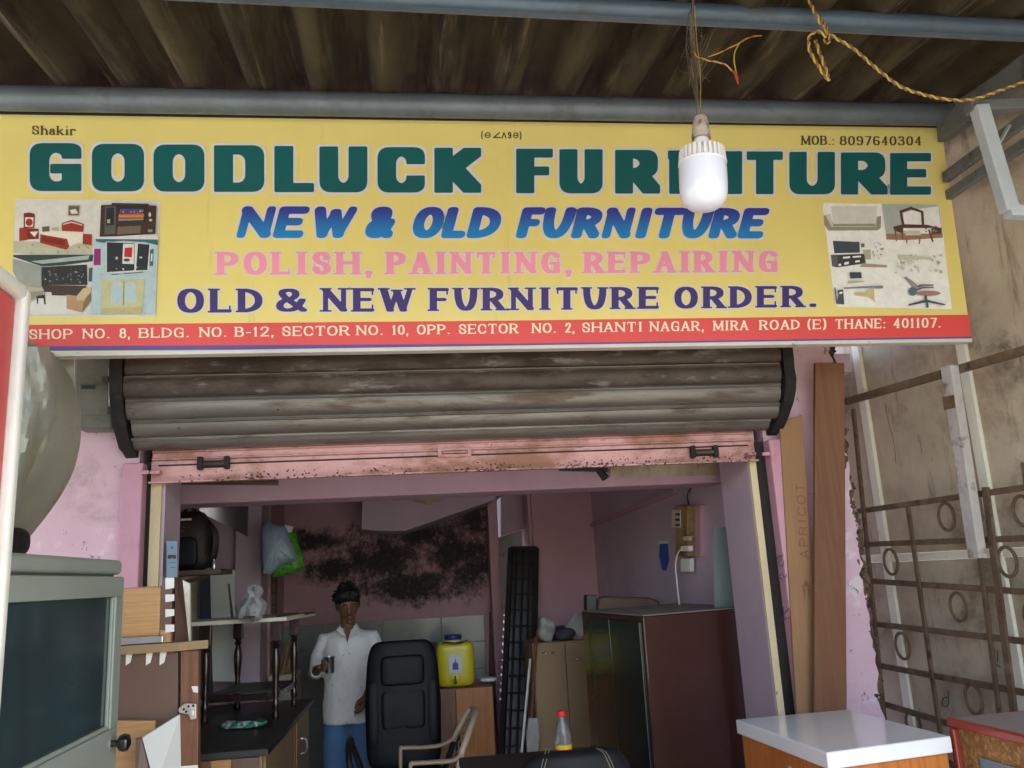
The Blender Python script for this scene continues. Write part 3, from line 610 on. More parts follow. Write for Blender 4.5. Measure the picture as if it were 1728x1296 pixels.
def grille():
    t = thing('iron_grille', 'rusty dust covered iron grille with rings leaning on the side wall', 'grille', tuple(SW(1560, 1290, .12)))
    G = lambda x, y: SW(x, y, .12)
    rows = [((1448, 863), (1735, 822)), ((1455, 919), (1735, 908)), ((1462, 980), (1735, 999)), ((1468, 1052), (1735, 1083)), ((1478, 1122), (1735, 1170)), ((1488, 1187), (1735, 1262)), ((1490, 1240), (1735, 1345))]
    for a, b in rows: MB().bar(G(*a), G(*b), .014, .026).build('rail', 'grille', t)
    for a, b, wd in (((1532, 855), (1590, 1260), .018), ((1663, 822), (1722, 1290), .03), ((1640, 830), (1697, 1290), .018), ((1440, 690), (1500, 1290), .02), ((1728, 780), (1790, 1290), .02)):
        MB().bar(SW(*a, .13), SW(*b, .13), wd, .014, up=tuple(sn)).build('upright', 'grille', t)
    for cx, cy, rx in ((1597, 872, 17), (1503, 948, 18), (1617, 1024, 20), (1523, 1090, 17), (1643, 1180, 21), (1726, 862, 18), (1700, 948, 17), (1541, 1222, 15), (1462, 1010, 9), (1478, 1160, 9), (1745, 1040, 18)):
        c = G(cx, cy); r = .046 if rx > 12 else .03
        P = [c + sd_ * math.cos(q) * r + Vector((0, 0, 1)) * math.sin(q) * r * 1.32 for q in np.linspace(0, 2 * math.pi, 20, False)]
        MB().tube(P, .0075, 6, closed=True).build('ring', 'grille', t, smooth=True)
    for k in range(0):
        y = 720 + k * 62 + random.uniform(-8, 8); c = SW(1446 + (y - 700) * .135 + random.uniform(-5, 9), y, .13)
        MB().sup(c, random.uniform(.006, .016), .012, random.uniform(.012, .035), 1, 1, 9, 7, fn=lambda p: p * random.uniform(.7, 1.3)).build('rust_lump', 'grille', t)
    o = MB().bar(SW(1428, 678, .16), SW(1740, 588, .16), .025, .035).build('rusty_angle_bar', 'grille')
    tag(o, 'rusty angle bar running along the side wall below the signboard', 'bar')
    t = thing('hanging_tube', 'peeling whitewashed square tube hanging in front of the side wall', 'tube', tuple(SW(1600, 620, .2)))
    MB().bar(SW(1602, 618, .2), SW(1650, 942, .2), .06, .045, up=tuple(sn)).build('shaft', 'whitewash', t, .004)
    MB().bar(SW(1607, 668, .2), SW(1610, 690, .2), .066, .051, up=tuple(sn)).build('collar', 'grille', t, .003)
grille()

# ------------- awning
SL = PY(690, 800, 1).z - 1.65
FPZ = PY(864, 185, 3.22).z
def roofz(Y): return FPZ + .052 + .072 + (Y - 3.22) * SL
def awning():
    t = thing('corrugated_awning', 'stained corrugated sheet awning over the shop front', 'awning', (0, 3.3, FPZ))
    pitch = .255; y0, y1 = .35, 3.7
    xs = XY(1128, 3.0, 120)
    edges = [-4.4, xs - 4 * pitch * 3, xs - 4 * pitch * 2, xs - 4 * pitch, xs, xs + 4 * pitch, xs + 8 * pitch, 4.6]
    for i, (a, b) in enumerate(zip(edges[:-1], edges[1:])):
        vs = []; fs = []; lift = .016 * (i % 2); n = int((b - a) / pitch * 14); ny = 16
        lo, hi = a - .05, b + .0
        for j in range(ny + 1):
            Y = y0 + (y1 - y0) * j / ny
            for k in range(n + 1):
                X = lo + (hi - lo) * k / n
                c = math.cos(2 * math.pi * (X - xs) / pitch); prof = math.copysign(abs(c) ** .5, c) * .068
                vs.append((X, Y, roofz(Y) + prof + lift + .004 * math.sin(3 * Y + i)))
        m = len(vs)
        vs += [(x, y, z + .006) for x, y, z in vs]
        for j in range(ny):
            for k in range(n):
                q = j * (n + 1) + k; f = (q, q + 1, q + n + 2, q + n + 1)
                fs.append(f); fs.append(tuple(m + v for v in f[::-1]))
        for j in (0, ny):
            for k in range(n): q = j * (n + 1) + k; fs.append((q, q + 1, m + q + 1, m + q))
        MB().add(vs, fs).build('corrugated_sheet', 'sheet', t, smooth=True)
awning()
a = PY(0, 167, 3.22); b = PY(1600, 194, 3.22); a.x -= 1.
d = (b - a)
t = thing('support_pipe', 'grey steel pipe running just above the top of the signboard', 'pipe', tuple(a))
MB().tube([a + d * k / 8 for k in range(9)], .05, 20).build('tube', 'pipe', t, smooth=True)
MB().tube([b - d * .002, b + d * .001], .053, 20).build('end_cap', 'beamgrey', t, smooth=True)
a = PY(0, -38, 2.5); b = PY(1728, 50, 2.5); d = b - a; a = a - d * .3; b = b + d * .3; d = b - a
t = thing('gutter_pipe', 'blue grey painted pipe with a flange crossing the top of the picture', 'pipe', tuple(a))
MB().tube([a + d * k / 8 for k in range(9)], .034, 20).build('tube', 'pipe2', t, smooth=True)
MB().hexa([a + Vector((0, -.004, -.05)), b + Vector((0, -.004, -.05)), b + Vector((0, .004, -.05)), a + Vector((0, .004, -.05))], [a + Vector((0, -.004, -.03)), b + Vector((0, -.004, -.03)), b + Vector((0, .004, -.03)), a + Vector((0, .004, -.03))]).build('flange', 'pipe', t)
# side fascia and the bracket at the upper right
t = thing('side_fascia', 'dark grey fascia beams at the right end of the awning', 'beam', tuple(PY(1650, 200, 3.1)))
MB().bar(PY(1590, 222, 3.28), PY(1760, 96, 2.45), .05, .10).build('beam', 'beamgrey', t, .004)
MB().bar(PY(1595, 300, 3.28), PY(1760, 180, 2.6), .03, .05).build('brace', 'beamgrey', t, .004)
MB().bar(PY(1600, 330, 3.3), PY(1735, 240, 2.8), .03, .045).build('brace', 'beamgrey', t, .004)
t = thing('steel_bracket', 'pale grey square tube bracket hanging at the upper right corner', 'bracket', tuple(PY(1650, 180, 2.5)))
c1, c2, c3, c4 = PY(1652, 180, 2.5), PY(1704, 357, 2.5), PY(1800, 362, 2.5), PY(1780, 176, 2.5)
MB().bar(c1, c2, .052, .045, up=(0, 1, 0)).build('upright', 'bracket', t, .004)
MB().bar(c2 + Vector((-.01, .001, 0)), c3, .042, .046, up=(0, 1, 0)).build('lower_arm', 'bracket', t, .004)
MB().bar(c1 + Vector((-.03, .02, .005)), c4, .04, .05, up=(0, 1, 0)).build('upper_arm', 'beamgrey', t, .004)
MB().tube([PY(1687, 240, 2.52), PY(1703, 212, 2.6)], .007, 6).build('tie_rod', 'bracket', t)

# ================================================================== SIGNBOARD
def Sg(off): return lambda x, y: PY(x, y, 3.3 - off)
S0 = Sg(0)
TL, TR, BR, BL = Vector((-1.54, 3.3, 3.555)), Vector((2.55, 3.3, 3.577)), Vector((2.512, 3.3, 2.547)), Vector((-1.566, 3.3, 2.553))
sign = thing('shop_signboard', 'yellow printed shop signboard reading GOODLUCK FURNITURE above the shutter', 'signboard', tuple((BL + BR) / 2))
dy = Vector((0, .045, 0))
MB().hexa([BL, BR, BR + dy, BL + dy], [TL, TR, TR + dy, TL + dy]).build('board', 'yellow', sign, .003)
e = Vector((0, 0, .020)); pr = Vector((0, -.004, 0)); m2 = Vector((0, 0, .006))
MB().hexa([BL + pr + m2 - e * .8, BR + pr + m2 - e * .8, BR + dy + m2 - e * .8, BL + dy + m2 - e * .8], [BL + pr + m2, BR + pr + m2, BR + dy + m2, BL + dy + m2]).build('bottom_edging', 'frame_white', sign, .002)
MB().hexa([TL + pr - m2, TR + pr - m2, TR + dy - m2, TL + dy - m2], [TL + pr - m2 + e, TR + pr - m2 + e, TR + dy - m2 + e, TL + dy - m2 + e]).build('top_edging', 'sign_dark', sign, .002)
def poly(pts, m, name, off): MB().add([Sg(off)(x, y) for x, y in pts], [tuple(range(len(pts)))]).build(name, m, sign)
poly([(-45, 549), (864, 541), (1635, 531), (1639, 568), (864, 580), (-47, 585)], 'red', 'red_band', .0012)
poly([(-47, 585), (864, 580), (1639, 568), (1640, 573), (864, 587), (-48, 593)], 'purple', 'purple_line', .0016)
FA = (.205, .10, 12., .85, 0); FB = (.175, .12, 2.6, .8, 0); FS = (.16, .07, 3., .68, .16); FE = (.105, .055, 3., .8, .12); FM = (.105, .05, 3., .7, .12)
def lines(name, items, font, m, halo=0., res=46, shear=0., off=.002, hres=34):
    if halo: letters(items, font, Sg(off - .0008), halo, hres, shear).build(name + '_edge', 'halo', sign)
    letters(items, font, Sg(off), 0, res, shear).build(name, m, sign)
A = []
def lt(c, x0, x1):
    t = (x0 - 50) / (1570 - 50); A.append((c, x0, x1, 241.5 + 17.5 * t, 322.5 + 6.5 * t))
for c, a, b in (('G', 50, 139), ('O', 155, 243), ('O', 259, 345), ('D', 361, 446), ('L', 463, 530), ('U', 539, 620), ('C', 637, 718), ('K', 733, 812), ('F', 871, 933), ('U', 944, 1017), ('R', 1038, 1114), ('N', 1127, 1209), ('I', 1222, 1253), ('T', 1260, 1321), ('U', 1332, 1409), ('R', 1419, 1498), ('E', 1502, 1571)): lt(c, a, b)
lines('headline_lettering', A, FA, 'teal', .05, 70)
A = [(c, a, b, 348 + (a - 400) * .0035, 401.5 + (a - 400) * .0012) for c, a, b in (('N', 403, 462), ('E', 466, 517), ('W', 526, 599), ('&', 620, 668), ('O', 698, 748), ('L', 750, 790), ('D', 793, 845), ('F', 876, 915), ('U', 915, 967), ('R', 969, 1016), ('N', 1019, 1069), ('I', 1079, 1094), ('T', 1100, 1152), ('U', 1150, 1200), ('R', 1201, 1248), ('E', 1250, 1293))]
lines('second_line_lettering', A, FB, 'blue', .05, 50, .26)
_w = word
def word2(*a, **k): return _w(*a, gap=.24, **k)
A = word2('POLISH,', 366, 628, 425, 464, 425, 463) + word2('PAINTING,', 652, 965, 425, 463, 425, 461) + word2('REPAIRING', 986, 1313, 425, 461, 423, 459)
lines('third_line_lettering', A, FS, 'pinkl', .05, 44)
A = word2('OLD', 299, 443, 487, 528, 487, 527) + [('&', 466, 518, 487, 526)] + word2('NEW', 543, 698, 486, 526) + word2('FURNITURE', 725, 1112, 486, 525, 484, 521) + word2('ORDER.', 1138, 1378, 484, 521, 482, 518)
lines('fourth_line_lettering', A, FS, 'navy', .06, 44)
A = []
def bl(x): return 572.5 - (x - 47) * .0122 - max(0, x - 864) * .0015
for wd, a, b in (('SHOP', 47, 125), ('NO.', 137, 188), ('8,', 199, 222), ('BLDG.', 232, 322), ('NO.', 334, 385), ('B-12,', 394, 465), ('SECTOR', 474, 592), ('NO.', 599, 649), ('10,', 659, 692), ('OPP.', 701, 762), ('SECTOR', 772, 877), ('NO.', 895, 941), ('2,', 951, 972), ('SHANTI', 980, 1087), ('NAGAR,', 1094, 1191), ('MIRA', 1201, 1265), ('ROAD', 1279, 1352), ('(E)', 1360, 1397), ('THANE:', 1407, 1497), ('401107.', 1505, 1590)):
    A += word(wd, a + 2.5, b - 2.5, bl(a) - 16.5, bl(a), bl(b) - 16.5, bl(b), gap=.2)
lines('address_lettering', A, FE, 'cream', 0, 34, off=.003)
lines('name_lettering', word('S', 54, 66, 212, 227) + word('hakir', 69, 128, 212, 227.5, 213, 228.5, gap=.16), FM, 'brownl', 0, 34)
lines('phone_lettering', word('MOB.:', 1352, 1408, 229, 244.5, gap=.16) + word('8097640304', 1417, 1555, 229.5, 245, 230, 245.5, gap=.2), FM, 'brownl', 0, 34)
FC = (.07, .05, 2., .8, 0)
lines('numeral_emblem', [('<', 832, 845, 223, 234), ('^', 846, 855, 223, 234), ('9', 857, 863, 222.5, 234)], (.09, .09, 2., .8, 0), 'brownl', 0, 30)
lines('numeral_emblem', [('(', 812, 815, 222, 234), ('*', 818, 828, 223, 233), ('*', 866, 875, 223.5, 233.5), (')', 877, 880, 223, 235)], (.08, .08, 2., .8, 0), 'brownl', 0, 30)

# ------------- printed furniture pictures: flat print in many coloured shapes
pm = bpy.data.materials.new('picture_print'); pm.use_nodes = True; _n = pm.node_tree
at = _n.nodes.new('ShaderNodeAttribute'); at.attribute_name = 'print'
_co = _n.nodes.new('ShaderNodeTexCoord').outputs['Object']
_sp = _noise(_n, _co, 60, 6, .7)
_c = _mix(_n, _math(_n, 'MULTIPLY', _ramp(_n, _sp, .55, .8), .2), at.outputs['Color'], (.25, .27, .24))
_s2 = _noise(_n, _co, 22, 5, .75, None, .4, (3, 3, 3)); _mr = _n.nodes.new('ShaderNodeMapRange'); _n.links.new(_s2, _mr.inputs[0]); _mr.inputs[1].default_value = .35; _mr.inputs[2].default_value = .65; _mr.inputs[3].default_value = .92; _mr.inputs[4].default_value = 1.08
_vm = _n.nodes.new('ShaderNodeVectorMath'); _vm.operation = 'SCALE'; _n.links.new(_c, _vm.inputs[0]); _n.links.new(_mr.outputs[0], _vm.inputs['Scale'])
_n.links.new(_vm.outputs[0], _n.nodes['Principled BSDF'].inputs['Base Color']); _n.nodes['Principled BSDF'].inputs['Roughness'].default_value = .45
M['print'] = pm
def picture(name, shapes, ox, oy, sc):
    vs = []; fs = []; cs = []
    for i, (col, *c) in enumerate(shapes):
        pts = [(c[k], c[k + 1]) for k in range(0, len(c), 2)]
        if col[0] == 'e':                       # ellipse: cx, cy, rx, ry
            col = col[1]; (cx, cy), (rx, ry) = pts; pts = [(cx + rx * math.cos(a), cy + ry * math.sin(a)) for a in np.linspace(0, 2 * math.pi, 14, False)]
        n = len(vs); f = Sg(.0014 + .00007 * i)
        vs += [tuple(f(ox + x / sc, oy + y / sc)) for x, y in pts]; fs.append(tuple(range(n, n + len(pts)))); cs.append(col)
    me = bpy.data.meshes.new(name); me.from_pydata(vs, [], fs); at_ = me.color_attributes.new('print', 'FLOAT_COLOR', 'CORNER')
    k = 0
    for p in me.polygons:
        for _ in p.loop_indices: at_.data[k].color = (*cs[p.index], 1); k += 1
    me.materials.append(M['print']); o = bpy.data.objects.new(name, me); COL.objects.link(o); adopt(o, sign)
Wt = (.66, .66, .63); RD = (.32, .035, .02); RD2 = (.20, .02, .015); BK = (.02, .025, .03); BR_ = (.05, .03, .025); GN = (.03, .06, .055); TN = (.42, .27, .13); CR = (.72, .69, .58); SK = (.42, .55, .60); BG = (.03, .14, .2); OL = (.42, .42, .30)
rnd = random.Random(3)
def specks(x0, y0, x1, y1, n, cols, r=7):
    return [(rnd.choice(cols), *(lambda x, y, a, b: (x - a, y - b, x + a, y - b * .6, x + a * .8, y + b, x - a * .7, y + b * .8))(rnd.uniform(x0, x1), rnd.uniform(y0, y1), rnd.uniform(2, r), rnd.uniform(2, r))) for _ in range(n)]
left = [(Wt, 150, 70, 1240, 82, 1254, 95, 1252, 130, 1215, 985, 1205, 995, 100, 985, 88, 970, 122, 110, 130, 80),
 ((.46, .47, .36), 106, 400, 725, 425, 722, 505, 350, 520, 104, 495)] + specks(120, 420, 690, 495, 22, [OL, (.5, .2, .15), (.55, .55, .48), (.3, .3, .2)], 12) + [
 (RD, 150, 300, 215, 295, 212, 395, 150, 402), (RD2, 185, 185, 225, 178, 272, 190, 268, 300, 185, 300), (CR, 196, 215, 262, 218, 258, 290, 196, 290), (('e', RD), 228, 255, 28, 30), (RD2, 212, 302, 300, 305, 302, 385, 212, 390), (CR, 232, 330, 300, 325, 270, 370), 
 ((.10, .11, .08), 330, 290, 385, 285, 385, 325, 330, 330), (OL, 405, 300, 460, 290, 460, 322, 405, 325),
 (RD, 482, 262, 560, 236, 655, 268, 650, 330, 482, 322), (Wt, 490, 268, 560, 250, 645, 275, 640, 280, 560, 258, 492, 276), (RD, 650, 345, 720, 350, 716, 435, 645, 425), (CR, 330, 350, 400, 320, 645, 335, 648, 400, 545, 445, 520, 385, 320, 360),
 (RD, 315, 348, 525, 385, 540, 442, 520, 470, 312, 415), (RD2, 330, 365, 510, 395, 510, 440, 330, 402), (OL, 530, 120, 628, 120, 622, 208, 527, 208), ((.1, .12, .1), 538, 128, 620, 128, 614, 200, 535, 200), (CR, 545, 160, 590, 150, 610, 185, 560, 190),
 ((.3, .33, .3), 100, 540, 320, 600, 325, 760, 180, 790, 100, 640), (GN, 103, 510, 730, 508, 722, 560, 500, 590, 330, 600, 210, 560, 103, 525), ((.35, .42, .42), 240, 560, 700, 512, 690, 545, 330, 580), (BK, 325, 605, 680, 585, 682, 745, 325, 745), (BR_, 320, 745, 680, 752, 650, 800, 640, 830, 405, 825, 400, 800, 350, 800)] + [
 (BR_, 410, 610, 425, 610, 425, 745, 410, 745), (BR_, 548, 600, 562, 600, 562, 745, 548, 745)] + specks(335, 640, 660, 735, 26, [(.2, .25, .28), (.5, .5, .45), (.1, .14, .18), (.3, .15, .1)], 9) + [
 (Wt, 175, 830, 405, 830, 640, 840, 520, 900, 700, 975, 180, 978), (OL, 178, 755, 300, 765, 345, 790, 340, 830, 200, 905, 178, 900), ((.28, .25, .18), 190, 800, 340, 790, 335, 825, 200, 880), (BK, 285, 830, 352, 820, 358, 895, 345, 898, 340, 850, 300, 850, 296, 895, 288, 890),
 (TN, 520, 820, 600, 830, 660, 850, 715, 860, 640, 960, 520, 930), ((.55, .42, .26), 600, 830, 650, 770, 712, 762, 712, 800, 650, 870, 600, 860), ((.22, .13, .06), 640, 960, 715, 860, 712, 800, 655, 880), ((.05, .1, .12), 695, 615, 722, 605, 720, 715, 692, 720),
 (SK, 735, 385, 1235, 388, 1212, 975, 708, 975), (Wt, 735, 385, 1235, 388, 1234, 372, 1216, 350, 778, 365), (BG, 748, 385, 1235, 390, 1234, 435, 1130, 410, 960, 400, 800, 415, 748, 405),
 ((.28, .02, .16), 737, 462, 788, 462, 786, 590, 732, 590), (Wt, 830, 405, 1178, 425, 1160, 630, 1050, 645, 832, 650), (BK, 835, 410, 1052, 420, 1050, 632, 835, 645), (BK, 1078, 422, 1168, 428, 1152, 628, 1062, 632), (Wt, 962, 422, 1048, 425, 1046, 582, 955, 578), ((.5, .02, .03), 975, 455, 1035, 450, 1030, 530, 970, 525), (('e', (.02, .1, .1)), 990, 550, 26, 12),
 (('e', (.5, .5, .45)), 912, 535, 10, 12), (('e', (.5, .5, .45)), 1100, 530, 12, 8), ((.08, .12, .16), 870, 660, 1120, 640, 1122, 648, 872, 668), (BG, 1172, 470, 1200, 462, 1196, 595, 1168, 598), (Wt, 1180, 500, 1192, 500, 1190, 560, 1178, 560)] + specks(740, 600, 1210, 690, 16, [(.5, .6, .62), (.35, .5, .55)], 14) + [
 ((.52, .50, .28), 800, 702, 1128, 700, 1112, 970, 785, 972), ((.46, .43, .2), 795, 925, 1115, 915, 1112, 970, 785, 972), (('e', SK), 912, 755, 45, 45), (SK, 868, 760, 958, 760, 956, 885, 866, 890), (('e', SK), 1020, 755, 42, 40), (SK, 978, 760, 1062, 760, 1060, 882, 974, 885), ((.2, .2, .1), 966, 710, 972, 710, 966, 905, 960, 905),
 (BR_, 790, 120, 870, 118, 872, 104, 1160, 110, 1162, 122, 1222, 125, 1214, 345, 905, 365, 778, 368), ((.10, .10, .09), 822, 130, 905, 130, 900, 345, 816, 350), (BK, 832, 140, 892, 140, 890, 275, 828, 280), (OL, 838, 235, 860, 230, 858, 262, 838, 262), (BK, 922, 122, 1150, 128, 1146, 240, 920, 255), ((.45, .10, .03), 925, 190, 1128, 185, 1125, 222, 925, 225), ((.6, .25, .08), 930, 200, 1120, 200, 1120, 212, 930, 215), ((.25, .25, .22), 925, 228, 1122, 225, 1120, 238, 925, 245), ((.07, .06, .16), 940, 150, 1120, 150, 1115, 185, 930, 188)] + specks(940, 155, 1120, 182, 12, [(.5, .5, .55), (.3, .25, .4)], 7) + [
 (('e', (.6, .55, .45)), 1170, 195, 10, 18), (('e', (.6, .58, .5)), 1176, 238, 13, 9), ((.3, .28, .25), 1156, 310, 1192, 310, 1190, 332, 1156, 332), ((.16, .12, .1), 920, 290, 1100, 280, 1098, 340, 915, 352)]
picture('picture_collage', left, 0, 320, 4.63)
Wr = (.84, .86, .82)
right = [(Wr, 140, 105, 1030, 112, 1045, 130, 1140, 925, 1128, 935, 250, 915, 225, 900, 130, 130),
 ((.42, .48, .43), 590, 110, 1030, 114, 1042, 130, 1068, 345, 625, 350), (Wr, 760, 180, 880, 150, 1035, 130, 1062, 330, 925, 350, 760, 320), ((.36, .19, .11), 625, 345, 1068, 345, 1070, 375, 780, 395, 630, 390),
 ((.30, .29, .22), 140, 200, 190, 205, 215, 265, 540, 265, 550, 215, 588, 205, 585, 300, 560, 318, 175, 320, 142, 270), ((.62, .62, .52), 150, 195, 190, 190, 215, 285, 540, 285, 545, 210, 585, 205, 555, 215, 545, 290, 200, 290), ((.68, .68, .6), 195, 130, 555, 130, 550, 265, 215, 268),
 ((.10, .045, .035), 730, 165, 800, 140, 820, 132, 845, 142, 918, 168, 925, 275, 905, 275, 898, 180, 820, 155, 752, 180, 770, 270, 748, 270), ((.10, .045, .035), 680, 290, 760, 270, 950, 275, 1060, 300, 1060, 345, 980, 350, 980, 300, 760, 300, 760, 345, 690, 320), ((.22, .12, .08), 690, 320, 706, 318, 712, 405, 704, 405), ((.12, .06, .04), 955, 320, 972, 320, 998, 405, 985, 410), ((.12, .06, .04), 745, 320, 757, 320, 758, 388, 750, 388),
 ((.62, .6, .5), 780, 320, 890, 322, 900, 358, 778, 358), ((.26, .16, .1), 778, 358, 900, 358, 890, 425, 880, 425, 885, 368, 795, 368, 792, 420, 783, 420)] + specks(930, 285, 1058, 350, 22, [(.12, .06, .05), (.2, .12, .1), (.4, .3, .28)], 9) + [
 (Wr, 205, 395, 430, 405, 432, 500, 215, 512), ((.055, .075, .09), 210, 400, 418, 408, 422, 492, 222, 498), ((.11, .11, .12), 195, 510, 460, 500, 468, 575, 250, 608, 205, 600), ((.045, .05, .055), 245, 515, 455, 505, 458, 572, 252, 600), (Wr, 290, 525, 345, 520, 345, 535, 290, 540), (Wr, 365, 520, 430, 515, 430, 528, 365, 532), (Wr, 300, 568, 335, 562, 335, 582, 300, 588), (Wr, 385, 555, 420, 550, 420, 566, 385, 570), (Wr, 255, 580, 275, 578, 275, 595, 255, 598),
 ((.44, .44, .34), 440, 470, 505, 468, 508, 545, 470, 545), ((.4, .32, .24), 440, 575, 635, 590, 630, 608, 420, 604), ((.12, .15, .15), 430, 420, 458, 420, 458, 450, 430, 450)] + specks(510, 410, 610, 540, 20, [(.10, .14, .14), (.3, .36, .34), (.5, .55, .5)], 8) + specks(700, 510, 1060, 650, 60, [(.5, .54, .42), (.6, .62, .52), (.4, .42, .34), (.66, .66, .58)], 14) + [
 ((.56, .58, .48), 720, 510, 980, 530, 975, 545, 725, 540), ((.045, .065, .09), 343, 645, 432, 645, 438, 692, 348, 694), (Wr, 384, 694, 396, 694, 396, 705, 384, 705), ((.5, .48, .36), 330, 712, 455, 712, 450, 722, 325, 735), ((.2, .26, .27), 290, 765, 600, 748, 604, 772, 540, 772, 535, 765, 300, 775), ((.05, .08, .09), 222, 765, 232, 765, 245, 890, 238, 892), ((.06, .085, .10), 245, 785, 290, 780, 300, 897, 238, 890, 255, 830), (Wr, 262, 800, 285, 798, 285, 812, 262, 815),
 ((.62, .50, .27), 385, 802, 480, 800, 490, 775, 530, 772, 540, 880, 495, 832, 385, 825),
 ((.25, .20, .22), 762, 682, 785, 682, 865, 740, 878, 790, 855, 775), ((.38, .30, .31), 790, 690, 860, 745, 868, 775, 850, 768), ((.10, .11, .13), 870, 750, 905, 740, 998, 742, 998, 750, 910, 752, 880, 765), ((.13, .13, .15), 860, 780, 910, 758, 998, 760, 998, 768, 915, 770, 870, 790), (('e', (.10, .16, .19)), 835, 795, 34, 34), (('e', (.36, .20, .20)), 955, 810, 98, 20), ((.08, .08, .1), 925, 825, 945, 825, 948, 870, 930, 870), ((.055, .09, .11), 800, 895, 940, 858, 1090, 895, 1086, 905, 955, 880, 960, 922, 940, 922, 940, 880, 805, 907)]
picture('picture_collage', right, 1360, 320, 4.63)
# ================================================================== ROLLING SHUTTER
def shutter():
    r, s = .30, .095; Yc = YF + .045
    ph = R(76); y_b = Yc - r * math.cos(ph); zb = ZY(770, 742, y_b); zc = zb + r * math.sin(ph)
    x0, x1 = XY(236, 3.72, 740), XY(1290, 3.72, 740)
    x0 -= .0; x1 += .02
    t = thing('rolling_shutter', 'grimy steel rolling shutter rolled up above the doorway with a pink bottom rail', 'shutter', ((x0 + x1) / 2, Yc, zc))
    d = s / r; a = ph
    for i in range(9):
        a1 = a - d
        P = []; n = 16
        for k in range(n + 1):
            q = k / n; an = a + (a1 - a) * q
            rr = r + .015 * math.sin(math.pi * min(1, q / .84)) ** .7 * (q < .84) + (.008 if .86 < q < .97 else 0)
            P.append((Yc - rr * math.cos(an), zc - rr * math.sin(an)))
        dl = random.uniform(-.012, .012)
        vs = []; m = 13
        for j in range(m):
            x = x0 - .018 + dl + (x1 - x0 + .036) * j / (m - 1)
            w_ = .0022 * math.sin(j * 1.7 + i)
            vs += [(x, y + w_, z) for y, z in P]
        L = n + 1
        fs = [(j * L + k, (j + 1) * L + k, (j + 1) * L + k + 1, j * L + k + 1) for j in range(m - 1) for k in range(n)]
        vs2 = [(x, Yc + (y - Yc) * .97, zc + (z - zc) * .97) for x, y, z in vs]; N = len(vs)
        fs += [tuple(N + v for v in f[::-1]) for f in fs]
        for j in range(m - 1): fs += [(j * L, N + j * L, N + (j + 1) * L, (j + 1) * L), (j * L + n, (j + 1) * L + n, N + (j + 1) * L + n, N + j * L + n)]
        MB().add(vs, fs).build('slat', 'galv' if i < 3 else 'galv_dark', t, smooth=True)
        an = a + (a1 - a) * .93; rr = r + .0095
        MB().tube([(x0 - .01 + dl + (x1 - x0 + .02) * k / 12, Yc - rr * math.cos(an) + .001 * math.sin(k * 2 + i), zc - rr * math.sin(an)) for k in range(13)], .0035, 8).build('slat_seam', 'galv', t, smooth=True)  # rolled seam; its lighter metal stands in for the light it catches
        a = a1
    MB().tube([(x0, Yc, zc), (x1, Yc, zc)], r - .02, 32).build('drum', 'dark_iron', t, smooth=True)
    for x, w_ in ((x0 - .075, .05), (x1 + .028, .05)):
        mb = MB(); pts = []
        for k in range(40):
            an = 2 * math.pi * k / 40; rr = r + .026 + .011 * random.uniform(-1, 1); pts.append((x, Yc - rr * math.cos(an), zc - rr * math.sin(an)))
        mb.prism(pts, (w_, 0, 0)).build('end_plate', 'dark_iron', t)
    # pink curtain part hanging below the roll
    yb = YF - .012
    zt = zb + .02; z1 = ZY(770, 760, yb); z0 = ZY(770, 797, yb)
    X0, X1 = XL - .055, XR + .03
    zz = zt; 
    for k in range(2):
        h = (zt - z1) / 2
        MB().box(X0, X1, yb, yb + .02, zz - h + .002, zz).build('pink_slat', 'pinkrail', t, .005)
        MB().tube([(X0, yb - .002, zz - h + .004), (X1, yb - .002, zz - h + .004)], .005, 8).build('slat_hem', 'pinkrail', t, smooth=True)
        zz -= h
    MB().box(X0, X1, yb - .012, yb + .012, z0, z1 - .004).build('bottom_rail', 'pinkrail', t, .004)
    MB().box(X0, X1, yb - .045, yb - .0125, z0 - .004, z0 + .003).build('rail_foot', 'pinkrail', t)
    MB().box(X0 + .03, X1 - .03, yb - .016, yb - .0125, z1 - .028, z1 - .022).build('rail_crease', 'dark_iron', t)
    def hasp(px, py):
        c = PY(px, py, yb - .015)
        MB().box(c.x - .062, c.x + .062, c.y - .006, c.y + .001, c.z - .016, c.z + .016).build('lock_plate', 'dark_iron', t, .003)
        MB().tube([(c.x - .05, c.y - .016, c.z), (c.x + .05, c.y - .016, c.z)], .011, 10).build('lock_bolt', 'galv_dark', t, smooth=True)
        for s_ in (-1, 1): MB().box(c.x + s_ * .055 - .012, c.x + s_ * .055 + .012, c.y - .035, c.y - .004, c.z - .026, c.z + .03).build('lock_lug', 'dark_iron', t, .006)
    hasp(362, 783); hasp(1186, 764)
    c = PY(767, 764, yb - .013)
    MB().box(c.x - .075, c.x + .075, c.y - .010, c.y, c.z - .021, c.z + .021).build('handle_plate', 'pinkrail', t, .003)
    MB().box(c.x - .058, c.x + .058, c.y - .013, c.y - .0102, c.z - .006, c.z + .008).build('handle_slot', 'dark_iron', t)
    MB().box(c.x - .055, c.x + .055, c.y - .026, c.y - .013, c.z - .004, c.z + .004).build('handle_grip', 'pinkrail', t, .002)
    for px, py in ((262, 797), (1268, 766)):
        c = PY(px, py, yb - .06); MB().box(c.x - .02, c.x + .02, c.y - .01, c.y + .04, c.z - .007, c.z + .007).build('end_stop', 'pinkrail', t, .003)
    for px, py in ((243, 797), (1292, 766)):
        c = PY(px, py, YF - .08); MB().box(c.x - .015, c.x + .02, c.y - .006, c.y + .01, c.z - .008, c.z + .008).build('guide_tongue', 'pinkpost', t, .003)
